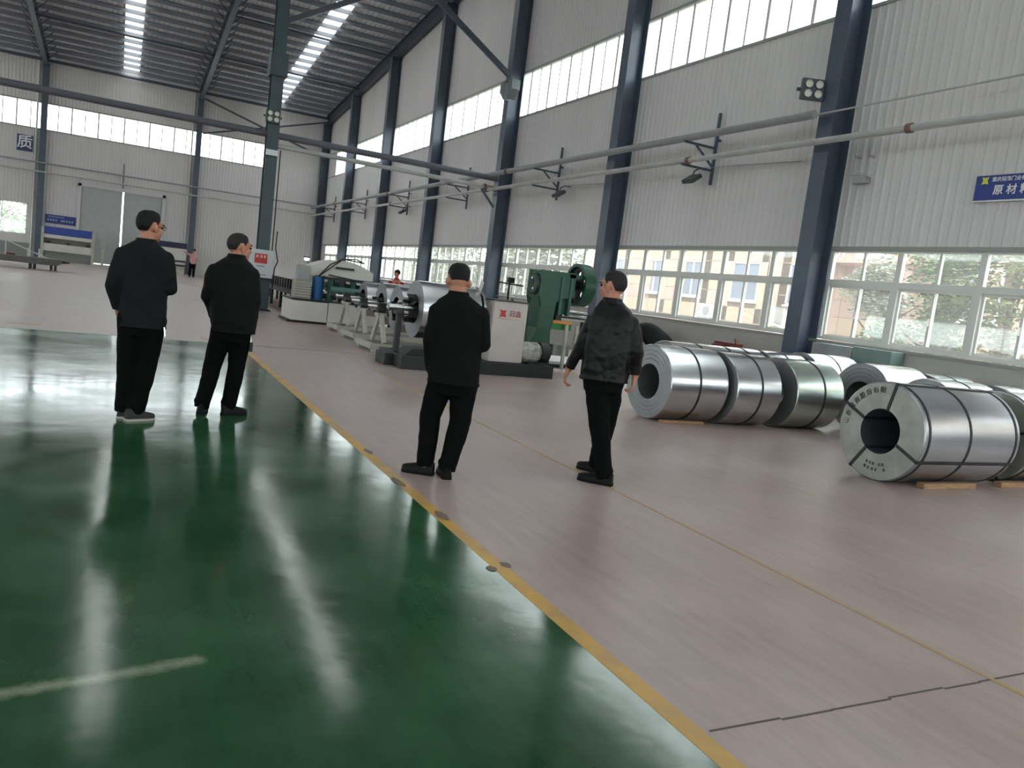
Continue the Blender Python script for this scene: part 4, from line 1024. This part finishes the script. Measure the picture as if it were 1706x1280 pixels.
def person(loc, vdeg, label, sp, detail=True):
    b = MB()
    J = sp['arms']; LG = sp['legs']; T = sp['torso']; hd = Vector(sp['head']); sc = sp.get('hs', 1.0)
    # body under the clothes: one surface
    rings(b, [(z, x, y, rx*.86, ry*.84) for z, x, y, rx, ry in T])
    z0 = T[0][0]; b.ball((T[0][1], T[0][2], z0+.02), (T[0][3]*.85, T[0][4]*.85, .12))
    nk = Vector((T[-1][1], T[-1][2], T[-1][0]))
    hb_ = hd+Vector((0, -.018, -.05)); b.tube([nk-Vector((0, 0, .06)), nk.lerp(hb_, .5), hb_], [.066*sc, .056*sc, .056*sc], 16)
    for a in J:
        limb(b, [Vector(a['p'][0])-Vector((0, 0, .055)), a['p'][1], a['p'][2]], [.044, .040, .027]); hand(b, a['p'][2], a['tip'], a['thumb'], a['curl'], a.get('s', 1.0))
    for l in LG: limb(b, l['p'], [.078, .052, .038]); b.ball(Vector(l['p'][2])+Vector((0, .0, -.02)), (.035, .05, .035))
    for (nm) in (1,): pass
    ra = math.radians(vdeg)
    root = bpy.data.objects.new('person', None)
    # head goes into the same surface as the body
    root_parts = []
    class Tmp: pass
    me_holder = b
    tmp = bpy.data.objects.new('person', bpy.data.meshes.new('person')); COL.objects.link(tmp)
    tmp.location = (loc[0], loc[1], 0); tmp.rotation_euler = (0, 0, -ra)
    bpy.data.objects.remove(root); root = tmp
    head_parts(root, b, hd, math.radians(sp['yaw']), math.radians(sp.get('pitch', 0)), sp.get('hair', HAIR), sp.get('hairlen', 1), sc, sp.get('glasses', False), detail, sp.get('nape', 118))
    me = b.mesh('person', SKIN, SM); old = root.data; root.data = me; bpy.data.meshes.remove(old)
    remesh(root, .0065 if detail else .014, 2)
    tag(root, label, 'person')
    # jacket
    jb = MB(); t0 = T[0]
    TT = [(t0[0]-.02, t0[1], t0[2], t0[3]*1.06, t0[4]*1.08)]+list(T[:-3])
    a3, b3 = T[-4], T[-1]
    for q, wq in ((.3, .93), (.55, .72), (.8, .32), (1.0, 0)):
        TT.append((a3[0]*(1-q)+b3[0]*q, a3[1]*(1-q)+b3[1]*q, a3[2]*(1-q)+b3[2]*q, b3[3]+(a3[3]-b3[3])*wq, b3[4]+(a3[4]-b3[4])*wq))
    rings(jb, TT, yaw=sp.get('tyaw', 0))
    for a in J:
        p = [Vector(q) for q in a['p']]; e = p[2]+(p[2]-p[1]).normalized()*-.005
        limb(jb, [p[0]-Vector((0, 0, .018)), p[1], e], a.get('rad', [.070, .060, .047]))
    jk_ = jb.build('jacket', sp['jacket'], root); remesh(jk_, .0095 if detail else .016, 4); folds(jk_, sp.get('fold', .022))
    cb = MB(); cz = T[-1][0]-.022
    cb.lathe([(-.03, .082*sc), (.015, .068*sc), (.018, .060*sc), (-.03, .07*sc)], 24, Matrix.Translation((nk.x, nk.y, cz+.02)) @ Matrix.Rotation(-math.pi/2, 4, 'Y') , closed=True)
    cb.build('collar', sp['jacket'], root, SM)
    # trousers
    tb_ = MB(); hz = LG[0]['p'][0][2]; cx = (LG[0]['p'][0][0]+LG[1]['p'][0][0])/2; cy = (LG[0]['p'][0][1]+LG[1]['p'][0][1])/2
    rw, rd = sp.get('hip', (.172, .122)); rw -= .012; rd -= .006
    rings(tb_, [(hz-.14, cx, cy, rw*.9, rd*.92), (hz-.05, cx, cy, rw, rd), (hz+.12, cx, cy, rw*.96, rd*.95), (hz+.2, cx, cy, rw*.9, rd*.9)])
    for l in LG: limb(tb_, [l['p'][0], l['p'][1], (Vector(l['p'][2])+Vector((0, 0, -.035)))], l.get('rad', [.105, .080, .066]))
    for l in LG:
        q = Vector(l['p'][2]); tb_.ball(q+Vector((0, 0, .03)), (.071, .071, .045))
    tr_ = tb_.build('trousers', TROU, root); remesh(tr_, .0095 if detail else .016, 4); folds(tr_, .022)
    for l in LG: shoe(root, l['heel'], l['toe'], sp.get('shoe', SHOE), sp.get('sole', SOLE), l.get('z', 0))
    return root
D = (0, 0, -1)
person((.18, 7.42), 1.4, 'man in charcoal suit jacket and glasses standing leftmost on green floor', dict(
    head=(.03, .04, 1.65), yaw=52, nape=131, glasses=True, jacket=JAQ1, fold=.02, hs=1.14, shoe=SHOEG, sole=SOLEW,
    torso=[(.81, .02, 0, .185, .135), (.95, .02, 0, .183, .135), (1.12, .012, 0, .188, .135), (1.28, .0, 0, .205, .13), (1.38, -.003, 0, .205, .12), (1.45, 0, .0, .16, .095), (1.5, .005, .01, .09, .075), (1.53, .008, .015, .075, .068)],
    arms=[dict(p=[(-.165, 0, 1.405), (-.225, -.02, 1.13), (-.175, .06, .93)], tip=(.1, .5, -.8), thumb=(1, 0, 0), curl=(.8, .6, 0)),
          dict(p=[(.17, 0, 1.41), (.215, -.03, 1.15), (.16, .2, 1.22)], tip=(-.6, .7, .2), thumb=(0, 0, 1), curl=(-.5, -.2, -.6))],
    legs=[dict(p=[(-.075, 0, .86), (-.075, .02, .47), (-.085, .0, .09)], heel=(-.1, -.06), toe=(-.05, .2)),
          dict(p=[(.105, 0, .86), (.075, .0, .47), (.01, -.07, .09)], heel=(-.06, -.14), toe=(.16, -.03), rad=[.105, .085, .07])]))
person((.90, 7.76), 6.6, 'man in black bomber jacket with short hair, second from left', dict(
    head=(.08, .04, 1.578), yaw=62, nape=124, hair=HAIRG, hairlen=.3, jacket=JAQ2, fold=.024, hs=1.13,
    torso=[(.80, .085, 0, .19, .14), (.86, .08, 0, .205, .15), (1.0, .07, 0, .215, .15), (1.2, .05, 0, .215, .145), (1.32, .045, 0, .205, .125), (1.39, .045, 0, .165, .1), (1.465, .055, .01, .085, .075), (1.495, .06, .015, .074, .068)],
    arms=[dict(p=[(-.125, 0, 1.35), (-.165, 0, 1.09), (-.09, .12, .9)], tip=(.3, .6, -.6), thumb=(1, 0, 0), curl=(.6, .3, 0)),
          dict(p=[(.205, 0, 1.36), (.25, -.02, 1.1), (.235, .02, .86)], tip=(-.15, .1, -1), thumb=(0, 1, 0), curl=(-1, 0, 0))],
    legs=[dict(p=[(-.01, 0, .83), (-.075, .02, .45), (-.145, -.02, .09)], heel=(-.15, -.09), toe=(-.13, .17)),
          dict(p=[(.155, 0, .83), (.135, .02, .45), (.09, .0, .09)], heel=(.04, -.05), toe=(.26, .05))], hip=(.175, .125)))
person((2.27, 5.56), 22.2, 'man in black jacket walking on grey floor in front of the uncoiler', dict(
    hs=1.12, head=(.012, .075, 1.508), yaw=-8, nape=114, pitch=13, hairlen=1.3, jacket=JAQ3, fold=.024,
    torso=[(.75, .055, 0, .195, .14), (.85, .055, 0, .20, .14), (1.0, .055, 0, .19, .135), (1.15, .05, 0, .195, .135), (1.27, .045, 0, .195, .125), (1.335, .04, .01, .165, .1), (1.39, .03, .02, .09, .078), (1.415, .025, .025, .072, .066)],
    arms=[dict(p=[(-.115, 0, 1.28), (-.15, -.02, 1.03), (-.115, .04, .80)], tip=(.02, .2, -1), thumb=(0, 1, 0), curl=(1, 0, 0)),
          dict(p=[(.205, 0, 1.29), (.255, -.02, 1.05), (.17, .17, 1.02)], tip=(-.6, .7, 0), thumb=(0, 0, 1), curl=(-.4, -.4, -.3))],
    legs=[dict(p=[(-.03, 0, .78), (-.085, .05, .45), (-.085, .0, .10)], heel=(-.015, -.02), toe=(-.26, .04), rad=[.105, .082, .066]),
          dict(p=[(.145, 0, .78), (.145, .0, .45), (.085, -.05, .09)], heel=(.095, -.11), toe=(.04, .15), rad=[.11, .085, .066])], hip=(.18, .125)))
person((3.65, 5.33), 34.4, 'man in shiny black leather jacket walking beside the coils', dict(
    head=(-.115, .05, 1.618), yaw=-58, nape=127, hair=HAIRG, hairlen=.5, jacket=LEATH, fold=.04, hs=1.13,
    torso=[(.87, -.085, 0, .185, .13), (.93, -.085, 0, .195, .135), (1.05, -.085, 0, .20, .14), (1.2, -.085, 0, .20, .14), (1.32, -.085, 0, .195, .125), (1.39, -.09, 0, .155, .1), (1.465, -.1, .01, .088, .076), (1.51, -.105, .02, .076, .069)],
    arms=[dict(p=[(-.235, 0, 1.35), (-.315, .02, 1.1), (-.385, .06, .91)], tip=(-.25, .1, -1), thumb=(0, 1, 0), curl=(1, .2, 0), s=1.1),
          dict(p=[(.07, 0, 1.36), (.14, -.04, 1.12), (.16, .0, .93)], tip=(0, .1, -1), thumb=(0, 1, 0), curl=(-1, .1, 0), s=1.1)],
    legs=[dict(p=[(-.155, 0, .90), (-.075, .0, .5), (.025, -.04, .09)], heel=(.095, -.06), toe=(-.19, .02), rad=[.105, .085, .068]),
          dict(p=[(-.02, .02, .90), (-.02, .14, .5), (-.06, .36, .10)], heel=(.0, .34), toe=(-.22, .48), rad=[.11, .085, .066])], hip=(.18, .125)))
# keys and phone pouch on the belt of the third man
ky = bpy.data.objects['person.002']
MB().bar((.235, -.03, .80), (.245, -.03, .70), .014).build('key_chain', SILV, ky)
MB().box(.235, .265, -.06, -.01, .62, .71).build('belt_pouch', BLACK, ky, bevel=.006)
k2 = bpy.data.objects['person.001']
MB().bar((.19, -.11, .82), (.2, -.115, .74), .012).build('key_chain', SILV, k2)
# workers in the distance
person((7.25, 22.4), 17, 'distant worker in red shirt behind the loaded uncoilers', dict(
    head=(0, .02, 1.58), yaw=-60, pitch=15, jacket=REDC, fold=.012,
    torso=[(.8, 0, 0, .17, .12), (1.1, 0, 0, .18, .12), (1.3, 0, 0, .18, .115), (1.38, 0, 0, .13, .09), (1.44, 0, .01, .075, .065)],
    arms=[dict(p=[(-.16, 0, 1.32), (-.2, .1, 1.1), (-.12, .25, 1.05)], tip=(.3, 1, 0), thumb=(0, 0, 1), curl=(0, 0, -1)), dict(p=[(.16, 0, 1.32), (.2, .1, 1.1), (.12, .25, 1.05)], tip=(-.3, 1, 0), thumb=(0, 0, 1), curl=(0, 0, -1))],
    legs=[dict(p=[(-.08, 0, .82), (-.08, 0, .45), (-.08, 0, .09)], heel=(-.08, -.08), toe=(-.08, .16)), dict(p=[(.08, 0, .82), (.08, 0, .45), (.08, 0, .09)], heel=(.08, -.08), toe=(.1, .16))]), False)
person((3.85, 50.8), 4, 'tiny distant worker in pale top by the white cutting machine', dict(
    head=(.06, .0, 1.55), yaw=60, pitch=20, jacket=PINKC, fold=.012,
    torso=[(.8, 0, 0, .17, .12), (1.1, 0, 0, .18, .12), (1.3, .02, 0, .18, .115), (1.38, .03, 0, .13, .09), (1.44, .05, .01, .075, .065)],
    arms=[dict(p=[(-.15, 0, 1.32), (-.32, .0, 1.35), (-.5, .0, 1.45)], tip=(-1, 0, .3), thumb=(0, 1, 0), curl=(0, 0, -1)), dict(p=[(.16, 0, 1.32), (.22, .05, 1.1), (.2, .2, 1.0)], tip=(-.3, 1, 0), thumb=(0, 0, 1), curl=(0, 0, -1))],
    legs=[dict(p=[(-.1, 0, .82), (-.12, 0, .45), (-.14, 0, .09)], heel=(-.14, -.08), toe=(-.14, .16)), dict(p=[(.08, 0, .82), (.08, 0, .45), (.08, 0, .09)], heel=(.08, -.08), toe=(.1, .16))]), False)

# ------------------------------------------------------------------ outside
GROUND = mat('outside_paving', (160, 158, 152), .8, var=.06, scale=.4)
struct(MB().box(XW+.25, 90, -60, 140, -.3, -.12).build('ground_right', GROUND)); struct(MB().box(-90, XW+.25, YF+.25, 140, -.3, -.12).build('ground_far', GROUND))
struct(MB().box(-90, XL-.25, -60, YF+.25, -.3, -.12).build('ground_left', GROUND)); struct(MB().box(XL-.25, XW+.25, -60, YB-.25, -.3, -.12).build('ground_back', GROUND))
BEIGE = mat('peach_cladding', (184, 162, 140), .7, var=.03, scale=.5); BEIGE2 = mat('pink_cladding', (182, 154, 142), .7, var=.03, scale=.5)
JOINT = mat('cladding_joint', (140, 120, 106), .8); GLD = mat('dark_office_glass', (126, 132, 146), .15)
ob = thing('office_building', 'peach stone-clad office building across the yard', 'building', (26.5, 0, 0))
MB().box(.05, 8, -12, 43, -.1, 9).build('wall', JOINT, ob)
wins = [(40.6, 39.4), (36.9, 35.6), (33.7, 32.2), (29.9, 28.2), (26.2, 24.8), (18.5, 16.8), (14.5, 12.8), (9.2, 6.8)]
zrow = [(-.1+.72*i, .6+.72*i) for i in range(9)]
pmesh = {}
ylist = []
y = -12
while y < 43: ylist.append((y, min(43, y+1.45))); y += 1.47
for (ya, yb) in ylist:
    for i, (za, zb) in enumerate(zrow):
        if any(b_-.1 < (ya+yb)/2 < a_+.1 for a_, b_ in wins) and 2.35 < (za+zb)/2 < 4.2: continue
        key = (round(yb-ya, 2), round(zb-za, 2), i % 2)
        if key not in pmesh: pmesh[key] = MB().box(0, .05, 0, yb-ya, 0, zb-za).mesh('stone_panel', BEIGE2 if i % 2 else BEIGE)
        put('stone_panel', pmesh[key], ob, (0, ya, za))
MB().box(0, .05, -12, 43, 6.37, 9).build('upper_wall', BEIGE, ob)
for a_, b_ in wins:
    wm = MB().box(-.02, .06, b_-.1, a_+.1, 2.36, 2.44).box(-.02, .06, b_-.1, a_+.1, 4.12, 4.2).box(-.02, .06, b_-.1, b_, 2.4, 4.16).box(-.02, .06, a_, a_+.1, 2.4, 4.16).box(-.02, .04, (a_+b_)/2-.04, (a_+b_)/2+.04, 2.4, 4.16)
    wm.box(-.12, .06, b_-.15, a_+.15, 2.28, 2.36)
    wq = wm.build('window', FRAME, ob)
    MB().box(.03, .045, b_, (a_+b_)/2, 2.44, 4.12).build('pane', GLD, wq); MB().box(.03, .045, (a_+b_)/2, a_, 2.44, 4.12).build('pane', GLD, wq)
    MB().box(.0, .05, b_-.6, b_-.1, 1.36, 4.9).box(.0, .05, a_+.1, a_+.6, 1.36, 4.9).build('reveal_panel', BEIGE, ob)
MB().box(-1.4, .0, 19.4, 23.9, 4.15, 4.8).build('entrance_canopy', BEIGE2, ob)
for y in (23.2, 19.9): MB().box(-1.3, -.8, y-.3, y+.3, -.1, 4.15).build('entrance_pillar', BEIGE2, ob)
for i, ch in enumerate('办公楼'): text(ch, .6, mat('pale_lettering', (240, 236, 226), .5), ob, (-1.42, 22.4-.95*i, 4.47), RS, bold=.01)
for i in range(3): MB().box(-2.4+.35*i, -.2, 19.0, 24.3, -.12+.3*i, .18+.3*i).build('step', mat('step_stone', (200, 196, 190), .7), ob)
ac = thing('air_conditioner', 'white air conditioner unit on the office wall outside', 'air conditioner', (26.35, 31.2, 1.38))
MB().box(-.2, .1, -.45, .45, 0, .65).build('casing', WHITEP, ac, bevel=.02); MB().lathe([(-.21, .0), (-.21, .22), (-.2, .26)], 24, Matrix.Translation((0, -.1, .33))).build('fan_grille', PIPE, ac)
MB().box(-.2, .1, -.4, .4, -.06, 0).build('stand', PIPE, ac)
rl = thing('stair_railing', 'white tubular stair railing outside the windows', 'railing', (23.5, 22.3, .5))
for i in range(4): MB().tube([(0, -1.6+1.1*i, -.62), (0, -1.6+1.1*i, .5+.16*i)], .04, 8).build('post', WHITEP, rl)
for dz in (0, -.3): MB().tube([(0, -1.6, .5+dz), (0, 1.7, .98+dz)], .04, 8).build('rail', WHITEP, rl)
def leaf_mat(n, c, c2):
    m = mat(n, c, .6, c2=c2, scale=1.2); return m
LEAFS = [leaf_mat('leaf_green', (74, 104, 56), (112, 138, 76)), leaf_mat('leaf_olive', (98, 112, 70), (140, 148, 96)), leaf_mat('leaf_dry', (150, 132, 96), (120, 124, 84)), leaf_mat('leaf_pale', (150, 156, 136), (176, 174, 158))]
BARK = mat('bark', (112, 98, 84), .9, bump=.3)
def tree(x, y, h, r, lb, lm, n=2600, ls=.16, low=.25, cat='tree'):
    t = thing('tree' if cat == 'tree' else 'shrub', lb, cat, (x, y, -.12))
    rnd = random.Random(int(x*31+y*17)); b = MB(); tk = MB()
    if cat == 'tree':
        tk.tube([(0, 0, 0), (.05, .03, h*.35), (-.04, .06, h*.6), (0, 0, h*.85)], [.11, .085, .06, .02], 8)
        for i in range(7):
            a = rnd.uniform(0, 6.28); z = h*rnd.uniform(.3, .6); L_ = r*rnd.uniform(.5, .9); tk.tube([(0, 0, z), (L_*.5*math.cos(a), L_*.5*math.sin(a), z+L_*.35), (L_*math.cos(a), L_*math.sin(a), z+L_*.8)], [.04, .03, .012], 6)
        tk.build('trunk', BARK, t, SM)
    cl = [(rnd.uniform(-r, r)*.65, rnd.uniform(-r, r)*.65, h*(low+(1-low)*rnd.random())) for _ in range(22)]
    for i in range(n):
        c = cl[rnd.randrange(len(cl))]; rr = r*.42
        v = Vector((rnd.gauss(0, 1), rnd.gauss(0, 1), rnd.gauss(0, .8))); v = v.normalized()*rr*rnd.random()**.5
        p = Vector(c)+v
        if p.z < .05: p.z = .05+rnd.random()*.3
        M = Matrix.Translation(p) @ Matrix.Rotation(rnd.uniform(0, 6.28), 4, 'Z') @ Matrix.Rotation(rnd.uniform(-1, 1), 4, 'X')
        s = ls*rnd.uniform(.6, 1.2)
        b.add([M @ Vector(q) for q in ((-s/2, 0, 0), (0, -s*.3, .01), (s/2, 0, 0), (0, s*.3, .01))], [(0, 1, 2, 3)])
    o = MB.mesh(b, 'foliage', lm); q = put('foliage', o, t); q['kind'] = 'stuff'
tree(17.0, 12.2, 4.0, 1.35, 'leafy green tree outside the window right of the nearest column', LEAFS[0], 9000, .14, .12)
tree(17.3, 10.6, 4.8, 1.5, 'tree with yellow-green crown outside at the right picture edge', LEAFS[1], 9000, .14, .42)
tree(18.6, 14.9, 3.4, 1.1, 'grey-green bushy tree outside between column and right tree', LEAFS[3], 8000, .13, .05)
tree(16.6, 10.2, 1.7, 1.1, 'dry brown shrub under the trees outside the window', LEAFS[2], 5000, .12, .1, cat='shrub')
pos = [(19.5, 36, 4.5), (20, 41, 5), (21, 47, 4.2), (22, 58, 6), (24, 66, 7)]
lbs = ['hazy tree outside beyond the green press', 'hazy tree outside behind the fourth column', 'hazy tree outside behind the fifth column', 'far tree outside past the corner', 'farthest tree beyond the hall corner']
for (x, y, h), lb in zip(pos, lbs): tree(x, y, h, 2.6, lb, LEAFS[3], 6500, .32, .04)
tree(-7.5, 66, 4.5, 2.4, 'green tree outside the small far window', LEAFS[0], 2200, .3, .1); tree(-10.5, 69, 5, 2.6, 'second green tree outside the small far window', LEAFS[1], 2000, .3, .1)
struct(MB().box(30, 30.3, 36, 140, -.1, 3.2).build('wall_yard', mat('yard_wall', (206, 204, 198), .8, var=.05)))
